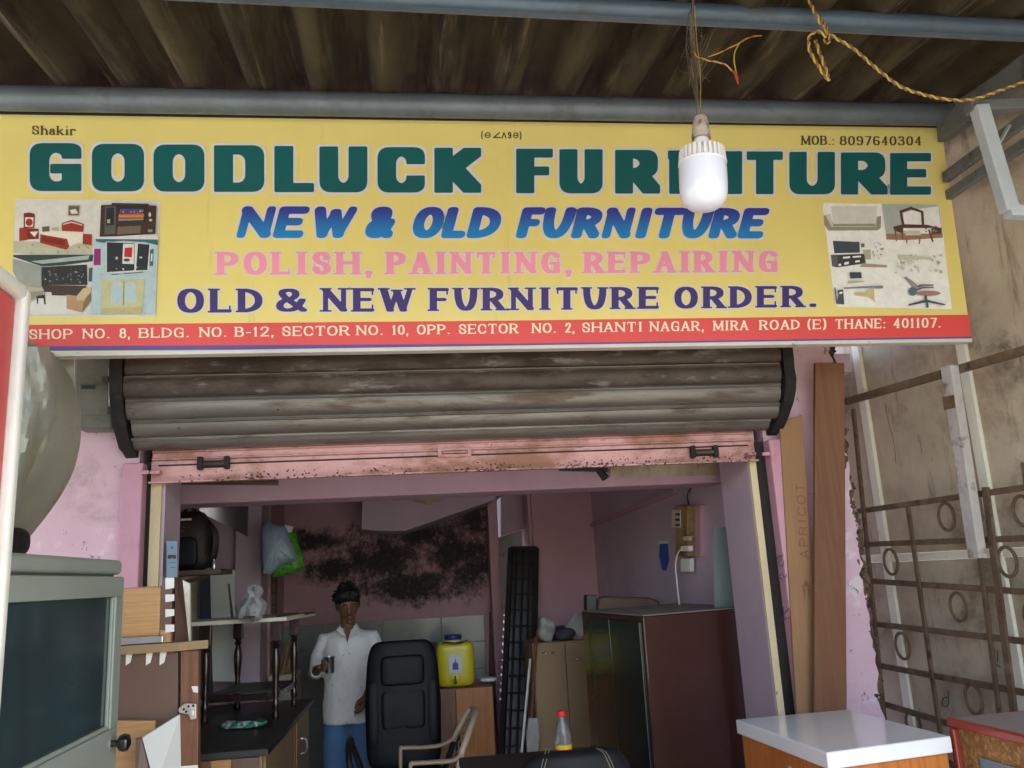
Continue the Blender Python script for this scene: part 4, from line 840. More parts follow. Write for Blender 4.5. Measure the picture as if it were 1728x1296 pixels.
    # rivets
    for i in range(14):
        x = X0 + .1 + i * (X1 - X0 - .2) / 13
        MB().lathe([(.007, 0), (.006, .003), (.002, .005)], (x, yb - .012, z1 - .012), 8, (0, -1, 0)).build('rivet', 'pinkrail', t)
shutter()

# ================================================================== THINGS AROUND THE DOORWAY
def plank(name, label, m, quad, Y, th, lean=.0, parts=None):
    a, b, c, d = quad       # bottom left, bottom right, top right, top left (picture), lying in a plane at Y
    P = [PY(*a, Y - lean), PY(*b, Y - lean), PY(*c, Y), PY(*d, Y)]
    e = Vector((0, th, 0))
    o = MB().hexa([P[0], P[1], P[1] + e, P[0] + e], [P[3], P[2], P[2] + e, P[3] + e]).build(name, m, None, .003)
    return tag(o, label, 'board'), P
o, P = plank('plywood_plank', 'narrow tan plywood plank stencilled APRICOT leaning right of the doorway', 'ply', ((1350, 1290), (1392, 1290), (1354, 700), (1316, 712)), 3.72, .02, .0)
up = (P[3] - P[0]).normalized()
def apr(u, v):   # text running up the plank: u along, v across
    base = P[0] + (P[3] - P[0]) * .54 + (P[1] - P[0]).normalized() * .07
    return base + up * (u * .01) + Vector((1, 0, 0)).cross(Vector((0, 0, 1))) * 0 + (P[1] - P[0]).normalized() * ((v - 1) * -.0) + (P[1] - P[0]).normalized() * (-.045 + v * .0) + Vector((0, -.0015, 0))
cross = (P[1] - P[0]).normalized(); org = P[0] + (P[3] - P[0]) * .58 + cross * .10 + Vector((0, -.0015, 0))
apm = lambda x, y: org + up * (x * .01) + cross * (y * .01)
tl = letters(word('APRICOT', 0, 34, -4.2, 0, gap=.35), (.07, .06, 3., .8, 0), apm, 0, 30)
tl.build('stencil_lettering', 'brownwood', o)
am = letters([('^', -12, -8, -5, .5), ('I', -16, -12, -3.4, -2.6), ('I', -16, -12, -1.4, -.6)], (.07, .06, 3., .8, 0), apm, 0, 30)
MB().add([apm(-13, -4.4), apm(-9, -2.2), apm(-13, 0), apm(-12, -2.2)], [(0, 1, 2, 3)]).add([apm(-19, -3.4), apm(-13, -2.9), apm(-13, -3.9)], [(0, 1, 2)]).add([apm(-19, -1.2), apm(-13, -.7), apm(-13, -1.7)], [(0, 1, 2)]).build('stencil_arrow', 'brownwood', o)
o, P = plank('brown_plank', 'tall darker brown plywood board standing between the stencilled plank and the grille', 'ply_dark', ((1374, 1290), (1430, 1290), (1425, 612), (1376, 612)), 3.66, .022)
# meter box on the left wall
t = thing('meter_box', 'dusty grey green electric meter box on the wall left of the shutter', 'meter box', tuple(PY(160, 725, 3.7)))
def pbox(mb, x0, y0, x1, y1, Y, th):
    mb.hexa([PY(x0, y1, Y), PY(x1, y1, Y), PY(x1, y1, Y) + Vector((0, th, 0)), PY(x0, y1, Y) + Vector((0, th, 0))], [PY(x0, y0, Y), PY(x1, y0, Y), PY(x1, y0, Y) + Vector((0, th, 0)), PY(x0, y0, Y) + Vector((0, th, 0))]); return mb
pbox(MB(), 124, 590, 190, 722, 3.66, .13).build('case', 'meterbox', t, .012)
pbox(MB(), 133, 648, 182, 700, 3.652, .006).build('door', 'meterbox', t, .003)
pbox(MB(), 137, 650, 160, 656, 3.646, .004).build('name_slot', 'inkdark', t)
pbox(MB(), 170, 635, 183, 644, 3.635, .02).build('latch', 'galv', t, .003)
pbox(MB(), 183, 622, 185, 685, 3.64, .02).build('trim', 'wallrib', t)
o = pbox(MB(), 195, 590, 215, 700, 3.74, .04).build('dark_bracket_plate', 'dark_iron', None, .004)
tag(o, 'sooty iron plate beside the left end of the rolled shutter', 'bracket')
# wrapped plastic bundle
def bundle():
    t = thing('plastic_wrapped_bundle', 'large dusty grey plastic wrapped bundle hanging above the green cupboard', 'bundle', tuple(PY(60, 920, 3.1)))
    prof = [(590, 82, 10), (630, 108, 5), (665, 120, 0), (690, 125, -5), (740, 124, -5), (790, 112, -5), (830, 92, -5), (865, 68, -5), (890, 48, -5), (908, 34, -5), (920, 28, -8)]
    vs = []; n = 28; m = len(prof)
    P = smoothpath([(y, a, b) for y, a, b in prof], 4)
    for y, a, b in P:
        c0 = PY(-60, y, 3.25); c1 = PY(a, y, 3.25); wd = (c1.x - c0.x)
        for k in range(n + 1):
            u = k / n; x = c0.x + wd * u
            fold = .035 * math.sin(u * 19 + (y - 590) * .011) + .02 * math.sin(u * 41 + (y - 590) * .03)
            yy = 3.3 - .33 * math.sqrt(max(0, 1 - u ** 2.2)) + fold * (1 - u) ** .3
            vs.append((x, yy, c0.z + (c1.z - c0.z) * u))
    M_ = len(P)
    fs = [(j * (n + 1) + k, j * (n + 1) + k + 1, (j + 1) * (n + 1) + k + 1, (j + 1) * (n + 1) + k) for j in range(M_ - 1) for k in range(n)]
    N = len(vs); vs += [(x, y + .32 if k_ % (n + 1) < 3 else y + .02, z) for k_, (x, y, z) in enumerate(vs)]
    MB().add(vs, fs + [tuple(N + v for v in f[::-1]) for f in fs]).build('inner_wrap', 'tarp_under', t, smooth=True)
    # inner yellowed sheet showing at the lower right side
    vs = []; P2 = smoothpath([(585, -70, 82), (640, -70, 93), (690, -70, 91), (740, -70, 79), (800, -70, 56), (860, -70, 27), (905, -70, 4)], 5)
    for y, a, b in P2:
        for k in range(25):
            u = k / 24; q = PY(a + (b - a) * u, y, 2.88 + .22 * u ** 2 + .026 * math.sin(u * 11 + y * .012) + .012 * math.sin(u * 26 - y * .03) + .006 * math.sin(u * 60 + y * .11)); vs.append(q)
    fs = [(j * 25 + k, j * 25 + k + 1, (j + 1) * 25 + k + 1, (j + 1) * 25 + k) for j in range(len(P2) - 1) for k in range(24)]
    N = len(vs); vs2 = [v + Vector((0, .006, 0)) for v in vs]
    MB().add(vs + vs2, fs + [tuple(N + v for v in f[::-1]) for f in fs]).build('outer_sheet', 'polytarp', t, smooth=True)
    o = MB().hexa([PY(88, 760, 3.4), PY(125, 760, 3.4), PY(125, 760, 3.42), PY(88, 760, 3.42)], [PY(80, 590, 3.4), PY(125, 590, 3.4), PY(125, 590, 3.42), PY(80, 590, 3.42)]).build('pale_backing_sheet', 'tarp_under')
    tag(o, 'pale yellowed sheet hanging behind the plastic wrapped bundle', 'sheet')
    vs = []
    o = MB().sup(PY(24, 915, 3.2), .04, .08, .05, .8, .8, 14, 10).build('wrapped_foot', 'dark_iron', t, smooth=True)
bundle()

# ================================================================== NEAR FURNITURE, LEFT
def red_cabinet():
    X = -.71; z1 = PX(38, 492, X).z; y1 = PX(38, 492, X).y
    t = thing('red_cabinet', 'tall red cabinet with rounded off white edging at the left edge', 'cabinet', (X - .3, y1 - .4, 0))
    MB().box(X - .55, X - .004, .55, y1 - .012, .02, z1 - .02).build('body', 'cab_red', t, .006)
    MB().box(X - .55, X + .012, .52, y1, z1 - .018, z1 + .012).build('top_edging', 'cab_white', t, .012, seg=4)
    MB().box(X - .018, X + .012, y1 - .010, y1 + .018, 0, z1 + .006).build('corner_edging', 'cab_white', t, .010, seg=4)
red_cabinet()
def cupboard():
    X = -.85; A = PX(208, 945, X); B = PX(15, 915, X); y1 = A.y; z1 = A.z
    y0 = y1 - 1.05
    t = thing('green_steel_cupboard', 'grey green steel cupboard with a smoked glass door and black knob at left', 'cupboard', (X - .3, (y0 + y1) / 2, 0))
    MB().box(X - .5, X - .02, y0, y1 - .002, .0, z1 - .008).build('carcass', 'green_steel', t, .02, seg=4)
    zt = z1 - .045
    # top rail
    MB().box(X - .03, X, y0, y1, zt, z1).build('top_rail', 'green_steel', t, .018, seg=4)
    g0 = PX(192, 1007, X); gb = PX(192, 1226, X)
    # door: frame around the glass
    zb = .95
    dz = zt - .006
    MB().box(X - .018, X + .008, y0, y1 - .006, g0.z, dz).build('door_frame', 'green_steel', t, .004)
    MB().box(X - .018, X + .008, g0.y, y1 - .006, gb.z, g0.z).build('door_frame', 'green_steel', t, .004)
    MB().box(X - .018, X + .008, y0, y1 - .006, zb + .005, gb.z).build('door_frame', 'green_steel', t, .004)
    MB().box(X - .016, X - .006, y0, g0.y, gb.z - .001, g0.z + .001).build('glass_pane', 'dark_glass', t)
    fr = .006
    MB().box(X - .006, X + .004, g0.y - .014, g0.y - .001, gb.z + .001, g0.z - .001).build('glazing_bead', 'green_steel', t, .003)
    MB().box(X - .006, X + .004, y0, g0.y - .015, gb.z + .001, gb.z + .013).build('glazing_bead', 'green_steel', t, .003)
    MB().box(X - .018, X + .006, y0, y1 - .006, .05, zb - .004).build('lower_door', 'green_steel', t, .004)
    k = PX(200, 1254, X + .03)
    MB().lathe([(.010, 0), (.010, .018), (.022, .026), (.026, .038), (.022, .050), (.008, .056), (.001, .057)], (X + .008, k.y, k.z), 18, (1, 0, 0)).build('knob', 'black_gloss', t, smooth=True)
    MB().lathe([(.016, 0), (.016, .003)], (X + .0082, k.y, k.z), 14, (1, 0, 0)).build('knob_plate', 'zinc', t)
    MB().box(X - .4, X - .35, y1 - .001, y1 + .008, .3, 1.5).build('hinge_strip', 'zinc', t)
cupboard()
def left_stack():
    Y = 3.30
    t = thing('brown_cabinet', 'brown laminate cabinet carcass with raw plywood top and masking tape beside the cupboard', 'cabinet', tuple(PY(270, 1290, Y)))
    ex = lambda v, d: Vector((v.x, v.y + d, v.z))
    def slab(q, Y, th, name, m, bev=.003, par=t):
        P = [PY(x, y, Y) for x, y in q]; return MB().prism(P, (0, th, 0)).build(name, m, par, bev)
    slab([(180, 1300), (300, 1300), (300, 1100), (180, 1100)], Y, .05, 'side_panel', 'brownlam')
    slab([(303, 1330), (334, 1330), (335, 1098), (305, 1098)], Y - .01, .04, 'stile', 'brownwood')
    z = PY(300, 1098, Y).z
    a = PY(180, 1085, Y - .03); b = PY(347, 1085, Y - .03)
    MB().hexa([(a.x, a.y, z), (PY(302, 1100, Y - .03).x, a.y, z), (b.x, a.y + .05, z), (a.x, a.y + .1, z)], [(a.x, a.y, z + .03), (PY(302, 1100, Y - .03).x, a.y, z + .03), (b.x, a.y + .05, z + .03), (a.x, a.y + .1, z + .03)]).build('plywood_top', 'drawertan', t, .002)
    slab([(180, 1330), (262, 1330), (262, 1216), (180, 1216)], Y - .025, .02, 'lower_panel', 'tanlam')
    for x in (213, 247, 270): slab([(x, 1097), (x + 12, 1097), (x + 7, 1118), (x - 1, 1123)], Y - .004, .002, 'tape_strip', 'tape', 0)
    slab([(323, 1158), (334, 1158), (334, 1169), (326, 1168)], Y - .014, .002, 'tape_strip', 'tape', 0)
    slab([(305, 1293), (334, 1291), (334, 1300), (305, 1300)], Y - .014, .002, 'tape_strip', 'tape', 0)
    h = slab([(301, 1196), (312, 1187), (331, 1188), (331, 1213), (322, 1215), (318, 1206), (302, 1203)], Y - .03, .008, 'hinge', 'zinc', .002)
    for x, y in ((310, 1197), (318, 1192), (326, 1191), (314, 1201)): 
        c = PY(x, y, Y - .0305); MB().lathe([(.0045, 0), (.004, .002)], c, 8, (0, -1, 0)).build('hinge_screw', 'dark_iron', t)
    c = PY(323, 1203, Y - .031); MB().lathe([(.012, 0), (.011, .004), (.004, .005)], c, 12, (0, -1, 0)).build('hinge_cup', 'zinc', t)
    # fallen white door
    P = [PY(240, 1245, Y - .10), PY(304, 1205, Y - .02), PY(306, 1310, Y - .02), PY(262, 1330, Y - .10)]
    d = MB().prism(P, (-.004, .018, 0)).build('loose_cabinet_door', 'white_board', None, .002)
    tag(d, 'loose white faced cabinet door leaning on the brown laminate cabinet', 'door panel')
    P = [PY(228, 1246, Y - .12), PY(239, 1246, Y - .105), PY(259, 1330, Y - .105), PY(228, 1330, Y - .12)]
    e = MB().prism(P, (0, .02, 0)).build('door_edge', 'brownlam', d, .002)
    # tan curved unit on top
    t2 = thing('tan_drawer_unit', 'tan wood laminate drawer unit with four tape strips on its brown edge', 'drawer unit', tuple(PY(270, 1086, Y)))
    z2 = z + .032
    zt = PY(250, 990, Y).z
    xa = PY(200, 1000, Y).x; xb = PY(276, 1000, Y).x
    MB().box(xa - .1, xb, Y - .02, Y + .10, z2 + .018, zt).build('front_panel', 'tanlam', t2, .012, seg=3)
    MB().box(xa - .1, xb + .012, Y - .035, Y - .0205, z2 + .001, z2 + .024).build('metal_runner', 'steel', t2, .003)
    MB().box(xa - .1, xb, Y - .019, Y + .10, z2 + .001, z2 + .017).build('base', 'brownlam', t2)
    xc = PY(294, 1000, Y).x
    zp = PY(280, 975, Y).z
    MB().box(xb + .002, xc, Y - .03, Y + .06, z2 + .045, zp).build('edge_post', 'brownlam', t2, .002)
    MB().box(xb + .002, xc, Y - .03, Y + .05, z2 + .001, z2 + .044).build('raw_edge', 'plyedge', t2)
    P = [PY(295, 1090, Y - .02), PY(317, 1085, Y + .07), PY(306, 978, Y + .07), PY(295, 975, Y - .02)]
    MB().prism(P, (0, .02, 0)).build('side_flap', 'brownlam', t2, .002)
    for y0, y1 in ((975, 993), (1003, 1015), (1028, 1040), (1054, 1067)):
        q = [(279, y0), (294, y0), (294, y1 - 1), (279, y1 + rnd.uniform(0, 3))]
        MB().prism([PY(x, y, Y - .032) for x, y in q], (0, .0015, 0)).build('tape_strip', 'tape', t2)
    # pale panel edge behind
    o = MB().prism([PY(306, 978, 3.55), PY(320, 985, 3.55), PY(322, 1150, 3.55), PY(314, 1150, 3.55)], (0, .02, 0)).build('pale_board', 'wallrib', None)
    tag(o, 'narrow pale board edge standing right of the taped drawer unit', 'panel')
left_stack()
# poster on the left reveal post
o = pbox(MB(), 281, 913, 299, 976, 3.78, .003).build('blue_poster', 'poster', None)
tag(o, 'small blue handbill with dark print pasted on the left door jamb', 'poster')
letters([('-', 283, 297, 934, 942), ('-', 283, 290, 938, 944), ('-', 291, 297, 938, 944)], (.3, .25, 3, .8, 0), lambda x, y: PY(x, y, 3.7785), 0, 22).build('dark_print', 'inkdark', o)
letters([('-', 284, 296, 946, 952), ('-', 286, 297, 954, 960), ('^', 288, 292, 922, 926)], (.2, .07, 3, .8, 0), lambda x, y: PY(x, y, 3.7785), 0, 22).build('dark_print', 'inkdark', o)

# ================================================================== NEAR FURNITURE, RIGHT
def white_table():
    z = 1.05; k = .6 / .75
    F, L, Rr, Bk = PZ(1395, 1270, z), PZ(1241, 1214, z), PZ(1605, 1242, z), PZ(1430, 1197, z)
    t = thing('white_top_cabinet', 'cabinet with a pale glossy white top and orange wood sides at lower right', 'cabinet', tuple((F + Bk) / 2 - Vector((0, 0, 1.05))))
    dn = Vector((0, 0, -.052)); MB().hexa([F + dn, Rr + dn, Bk + dn, L + dn], [F, Rr, Bk, L]).build('top', 'whitetop', t, .006, seg=3)
    c = (F + Bk) / 2; sh = lambda p, s_: Vector((c.x + (p.x - c.x) * s_, c.y + (p.y - c.y) * s_, 0))
    q = [sh(p, .95) for p in (F, Rr, Bk, L)]; zt = Vector((0, 0, z - .053))
    MB().hexa([p + Vector((0, 0, .03)) for p in q], [p + zt for p in q]).build('body', 'orangewood', t, .004)
    # white corner post and lock
    f = sh(F, .965); MB().bar(f + Vector((0, 0, 0)), f + zt, .02, .02).build('corner_post', 'white_board', t, .002)
    m = q[0] + (q[3] - q[0]) * .42 + Vector((0, 0, .945)); n = Vector((q[3].y - q[0].y, -(q[3].x - q[0].x), 0)).normalized()
    if n.y > 0: n = -n
    MB().lathe([(.011, 0), (.011, .004), (.007, .006)], m, 14, tuple(n)).build('lock', 'zinc', t)
white_table()
def red_edge_cabinet():
    z = 1.09
    A = PZ(1604, 1211, z); B = PZ(1728, 1240, z); C = PZ(1735, 1203, z)
    d1 = (B - A).normalized(); d2 = Vector((-d1.y, d1.x, 0)); d2 = d2 if d2.y > 0 else -d2
    t = thing('red_edged_cabinet', 'cabinet with red brown edging and woven brown front at the lower right corner', 'cabinet', tuple(A - Vector((0, 0, z))))
    P = [A, A + d1 * .5, A + d1 * .5 + d2 * .45, A + d2 * .45]; 
    MB().hexa([p + Vector((0, 0, -.02)) for p in P], P).build('top', 'dusty', t, .003)
    o1 = Vector((0, 0, -.012))
    MB().tube([P[3] + o1 , P[0] + o1, ], .013, 10).build('top_edging', 'redwood', t, smooth=True)
    MB().bar(P[0] + o1 - d2 * .008, P[1] + o1 - d2 * .008, .02, .03).build('front_edging', 'redwood', t, .006)
    MB().bar(P[0] + Vector((0, 0, -.03)) + d1 * .008, Vector((P[0].x, P[0].y, 0)) + d1 * .008, .026, .026).build('corner_edging', 'redwood', t, .006)
    q = [p + Vector((0, 0, -.021)) for p in (P[0] + d1 * .022 + d2 * .006, P[1] + d2 * .006, P[2], P[3] + d1 * .022)]
    MB().hexa([Vector((p.x, p.y, .02)) for p in q], q).build('body', 'ratt', t, .003)
    a = PP(1654, 1278, q[0] - d2 * .003, d2); b = PP(1745, 1300, q[0] - d2 * .003, d2)
    MB().prism([a, a + d1 * .3, a + d1 * .3 + Vector((0, 0, -.3)), a + Vector((0, 0, -.3))], d2 * .004 * -1).build('glass_panel', 'bluegrey', t, .001)
red_edge_cabinet()
def front_chair():
    c = PZ(972, 1267, 1.06)
    t = thing('leather_chair', 'black stitched leatherette chair back at the bottom centre', 'chair', (c.x, c.y, 0))
    fn = lambda p: Vector((p.x * (1 - .10 * max(0, p.z) / .3), p.y - .05 * (1 - (p.x / .25) ** 2), p.z))
    MB().sup((c.x - .0, c.y + .05, c.z - .30), .215, .055, .30, .35, .55, 36, 24, fn=fn).build('backrest', 'leather', t, smooth=True)
    for s_ in (-1, 1):
        P = [(c.x + s_ * (.085 + .012 * k), c.y + .05 - .108 + .012 * abs(k - 2) , c.z - .055 - .06 * k) for k in range(-0, 6)]
        for dx in (-.003, .003):
            top = [(c.x + s_ * .075 + dx, c.y + .05 + .055 * math.cos(a), c.z - .004 - .055 + .06 * math.sin(a)) for a in np.linspace(.2, math.pi, 10)]
            MB().tube(smoothpath([PZ(972 + s_ * 42 + dx * 900, 1268, 1.062) + Vector((0, .05, 0)), PZ(972 + s_ * 50 + dx * 900, 1272, 1.058), PZ(972 + s_ * 60 + dx * 900, 1300, 1.02) + Vector((0, -.03, 0))], 4), .0008, 5).build('stitching', 'wallsheet', t)
    MB().sup((c.x, c.y - .25, .52), .25, .25, .06, .4, .4).build('seat', 'leather', t, smooth=True)
    MB().tube([(c.x, c.y - .25, .1), (c.x, c.y - .25, .47)], .025, 12).build('gas_column', 'plastic_black', t, smooth=True)
    MB().bar((c.x, c.y + .06, .45), (c.x, c.y + .06, .8), .06, .02).build('back_bracket', 'plastic_black', t)
    for k in range(5):
        a = 2 * math.pi * k / 5; e_ = (c.x + .28 * math.cos(a), c.y - .25 + .28 * math.sin(a), .06)
        l = MB().bar((c.x, c.y - .25, .12), e_, .04, .03).build('leg', 'plastic_black', t, .004)
        MB().lathe([(.025, -.012), (.025, .012)], (e_[0], e_[1], .03), 12, (math.sin(a), -math.cos(a), 0)).build('castor', 'plastic_black', l)
front_chair()
def bottle():
    c = PZ(953, 1292, .86)
    s_ = thing('low_side_table', 'low dark table standing behind the stitched leatherette chair', 'table', (c.x - .05, c.y + .1, 0))
    MB().box(c.x - .42, c.x + .22, c.y - .10, c.y + .35, .825, .858).build('tabletop', 'blackboard', s_, .004)
    for dx in (-.38, .18):
        for dy_ in (-.06, .31): MB().box(c.x + dx - .02, c.x + dx + .02, c.y + dy_ - .02, c.y + dy_ + .02, .004, .824).build('leg', 'darkwood', s_, .003)
    t = thing('cola_bottle', 'clear plastic soft drink bottle with red cap and red yellow label', 'bottle', (c.x, c.y, .858))
    h = .86
    MB().lathe([(.028, 0), (.034, .008), (.034, .05), (.031, .07), (.034, .09), (.034, .125), (.026, .16), (.014, .182), (.013, .195)], (c.x, c.y, h), 24).build('bottle_body', 'pet', t, smooth=True)
    MB().lathe([(.016, 0), (.017, .003), (.017, .020), (.014, .024)], (c.x, c.y, h + .194), 18).build('cap', 'redcap', t, .001)
    MB().lathe([(.0352, 0), (.0352, .045)], (c.x, c.y, h + .040), 24).build('label', 'jug', t, smooth=True)
    MB().lathe([(.0355, 0), (.0355, .02)], (c.x, c.y, h + .048), 24).build('label_print', 'redcap', t, smooth=True)
bottle()

# pen marks on the pink guide and on the sheet wall
def marks(par, fn, strokes, m='inkdark', r=.0016):
    for st in strokes:
        MB().tube(smoothpath([fn(x, y) for x, y in st], 4), r, 5).build('pen_mark', m, bpy.data.objects[par], smooth=True)
gf = lambda x, y: PY(x, y, YF - .0715)
marks('shop_front_wall', gf, [[(1311, 944), (1315, 938), (1319, 944), (1314, 950), (1319, 956), (1323, 948)], [(1316, 940), (1322, 936)], [(1313, 968), (1314, 978)], [(1319, 968), (1314, 973), (1320, 978)], [(1322, 971), (1325, 975), (1328, 969)], [(1322, 1024), (1324, 1046)], [(1331, 1026), (1318, 1044), (1333, 1042)], [(1316, 1049), (1324, 1047)]])
wf = lambda x, y: SW(x, y, .006)
marks('side_wall', wf, [[(1672, 1118), (1671, 1094)], [(1671, 1094), (1678, 1096), (1677, 1104), (1672, 1106)], [(1672, 1106), (1680, 1116)], [(1684, 1098), (1683, 1116)], [(1674, 1124), (1682, 1122), (1688, 1126)], [(1600, 1165), (1600, 1190), (1590, 1190), (1592, 1178), (1600, 1176)]], r=.002)
marks('side_wall', wf, [[(1494, 680), (1500, 715), (1508, 745), (1512, 782)], [(1549, 733), (1553, 748), (1556, 764)], [(1572, 772), (1574, 778)]], 'grille', .0011)
# ================================================================== BULB AND WIRES
def bulb():
    c = PY(1189, 355, 2.25); c = PY(1189, 354, 2.05)
    top = PY(1181, 183, 2.05)
    H = top.z - c.z
    t = thing('hanging_bulb', 'large white LED bulb hanging on a cobwebbed cord before the signboard', 'light bulb', tuple(top))
    x, y = c.x, c.y; r = .064
    ax = Vector((top.x - c.x, 0, H)).normalized()
    o_ = lambda h: Vector(c) + ax * h * H
    MB().lathe([(.001, 0), (.022, .0015), (.044, .010), (.057, .024), (.0635, .045), (.065, .07), (.065, .115), (.064, .132)], c, 40, tuple(ax)).build('diffuser', 'opal', t, smooth=True)
    b0 = .132
    MB().lathe([(.0645, b0), (.066, b0 + .003), (.057, b0 + .006), (.054, b0 + .036), (.053, b0 + .042), (.030, b0 + .044)], c, 40, tuple(ax)).build('body', 'bulbwhite', t, smooth=True)
    q = Vector((0, 0, 1)).rotation_difference(ax)
    for k in range(28):
        a = 2 * math.pi * k / 28; d = q @ Vector((math.cos(a), math.sin(a), 0))
        MB().bar(Vector(c) + d * .059 + ax * (b0 + .004), Vector(c) + d * .056 + ax * (b0 + .041), .0075, .012, up=tuple(d)).build('fin', 'bulbwhite', t, .001)
    MB().lathe([(.028, b0 + .044), (.0245, b0 + .050), (.022, b0 + .068), (.021, b0 + .075), (.019, b0 + .078)], c, 24, tuple(ax)).build('neck', 'bulbwhite', t, smooth=True)
    h0 = b0 + .078
    MB().lathe([(.019, h0), (.026, h0 + .001), (.0265, h0 + .012), (.024, h0 + .014), (.0255, h0 + .018), (.022, h0 + .050), (.0205, h0 + .052), (.019, h0 + .064), (.014, h0 + .070), (.005, h0 + .07)], c, 24, tuple(ax)).build('lamp_holder', 'holder', t, smooth=True)
    e = Vector(c) + ax * (h0 + .068)
    P = smoothpath([e, e + Vector((-.004, 0, .05)), PY(1172, 110, 2.3), PY(1166, 62, 2.42), PY(1169, 20, 2.462), PY(1170, -25, 2.46)], 6)
    MB().tube(P, [(.007 if i < 5 else .0045) for i in range(len(P))], 8).build('cord', 'webcord', t, smooth=True)
    P = smoothpath([e, PY(1166, 130, 2.27), PY(1158, 80, 2.4), PY(1163, 20, 2.46)], 6); MB().tube(P, .0022, 6).build('cord_strand', 'webcord', t)
    P = smoothpath([e, PY(1182, 130, 2.27), PY(1176, 70, 2.4), PY(1172, 10, 2.46)], 6); MB().tube(P, .0015, 5).build('cord_strand', 'wire_y', t)
    mb = MB()
    rr = random.Random(5)
    for i in range(46):
        y0 = rr.uniform(20, 165); a = PY(1168 + (y0 - 20) * .07 + rr.uniform(-3, 3), y0, 2.36 + rr.uniform(-.05, .05))
        b = PY(1168 + rr.gauss(0, 17) + 5, rr.uniform(10, 150), 2.42 + rr.uniform(-.08, .06)); m = (a + b) / 2 + Vector((0, 0, -rr.uniform(0, .02)))
        mb.tube(smoothpath([a, m, b], 3), .0005, 3, cap=False)
    o = mb.build('cobweb', 'cobweb', None); tag(o, 'dusty cobweb spun round the bulb cord under the gutter pipe', 'cobweb'); stuff(o)
bulb()
def twisted(name, label, path, r=.0042, pitch=.045, mats=('wire_y', 'wire_m')):
    P = smoothpath(path, 14); t = thing(name, label, 'wire', tuple(P[0]))
    L = [0]
    for a, b in zip(P[:-1], P[1:]): L.append(L[-1] + (b - a).length)
    n = max(20, int(L[-1] / .006)); Q = []; k = 0
    for i in range(n + 1):
        s = L[-1] * i / n
        while k < len(P) - 2 and L[k + 1] < s: k += 1
        Q.append((P[k].lerp(P[k + 1], (s - L[k]) / max(1e-6, L[k + 1] - L[k])), s))
    for j, m in enumerate(mats):
        out = []; ref = Vector((0, 1, .1)).normalized()
        for i, (p, s) in enumerate(Q):
            d = (Q[min(i + 1, n)][0] - Q[max(i - 1, 0)][0]).normalized(); u = (ref - d * ref.dot(d)).normalized(); ref = u; v = d.cross(u)
            a = 2 * math.pi * s / pitch + j * math.pi; out.append(p + (u * math.cos(a) + v * math.sin(a)) * r * .8)
        MB().tube(out, r * .8, 6).build('strand', m, t, smooth=True)
Yw = 2.42
twisted('twisted_wire', 'twisted yellow and maroon wire sagging from the gutter pipe to the right edge', [PY(1355, -20, 2.46), PY(1375, 20, Yw), PY(1392, 50, Yw), PY(1410, 64, Yw), PY(1440, 82, Yw), PY(1482, 118, Yw), PY(1520, 146, Yw), PY(1560, 160, Yw), PY(1600, 168, Yw), PY(1640, 168, Yw), PY(1690, 152, Yw), PY(1740, 134, Yw)])
twisted('wire_loop', 'short looped end of twisted wire dangling below the gutter pipe', [PY(1395, 62, Yw - .02), PY(1380, 53, Yw - .02), PY(1366, 62, Yw - .02), PY(1366, 84, Yw - .02), PY(1378, 106, Yw - .02), PY(1390, 125, Yw - .02), PY(1399, 136, Yw - .02), PY(1394, 118, Yw - .02), PY(1384, 92, Yw - .02), PY(1376, 68, Yw - .02)])
twisted('knot_wire', 'wire knotted over the gutter pipe right of the bulb', [PY(1385, 28, 2.44), PY(1396, 48, 2.41), PY(1400, 68, 2.41), PY(1396, 74, 2.41), PY(1390, 66, 2.42)], .003, .03)
twisted('joined_wire', 'yellow wire curling from the bulb cord to a red taped joint', [PY(1167, 82, 2.38), PY(1178, 96, 2.38), PY(1200, 103, 2.38), PY(1222, 108, 2.38), PY(1238, 122, 2.38), PY(1244, 134, 2.38)], .0022, .04, ('wire_y', 'wire_m'))
twisted('joint_tail_wire', 'thin red and yellow wire rising from the taped joint to the gutter', [PY(1196, 96, 2.39), PY(1220, 86, 2.39), PY(1242, 76, 2.39), PY(1262, 64, 2.4), PY(1285, 60, 2.44)], .0018, .12, ('wire_r', 'wire_y'))
t = thing('wire_tail', 'thin yellow wire dropping into the red taped joint', 'wire', tuple(PY(1242, 130, 2.38)))
MB().tube(smoothpath([PY(1248, 72, 2.39), PY(1240, 88, 2.38), PY(1239, 104, 2.38), PY(1243, 126, 2.38)], 5), .0022, 6).build('strand', 'wire_y', t, smooth=True)
MB().tube([PY(1239, 120, 2.378), PY(1243, 130, 2.378), PY(1246, 142, 2.378)], [.003, .006, .002], 8).build('tape_wrap', 'wire_r', t, smooth=True)

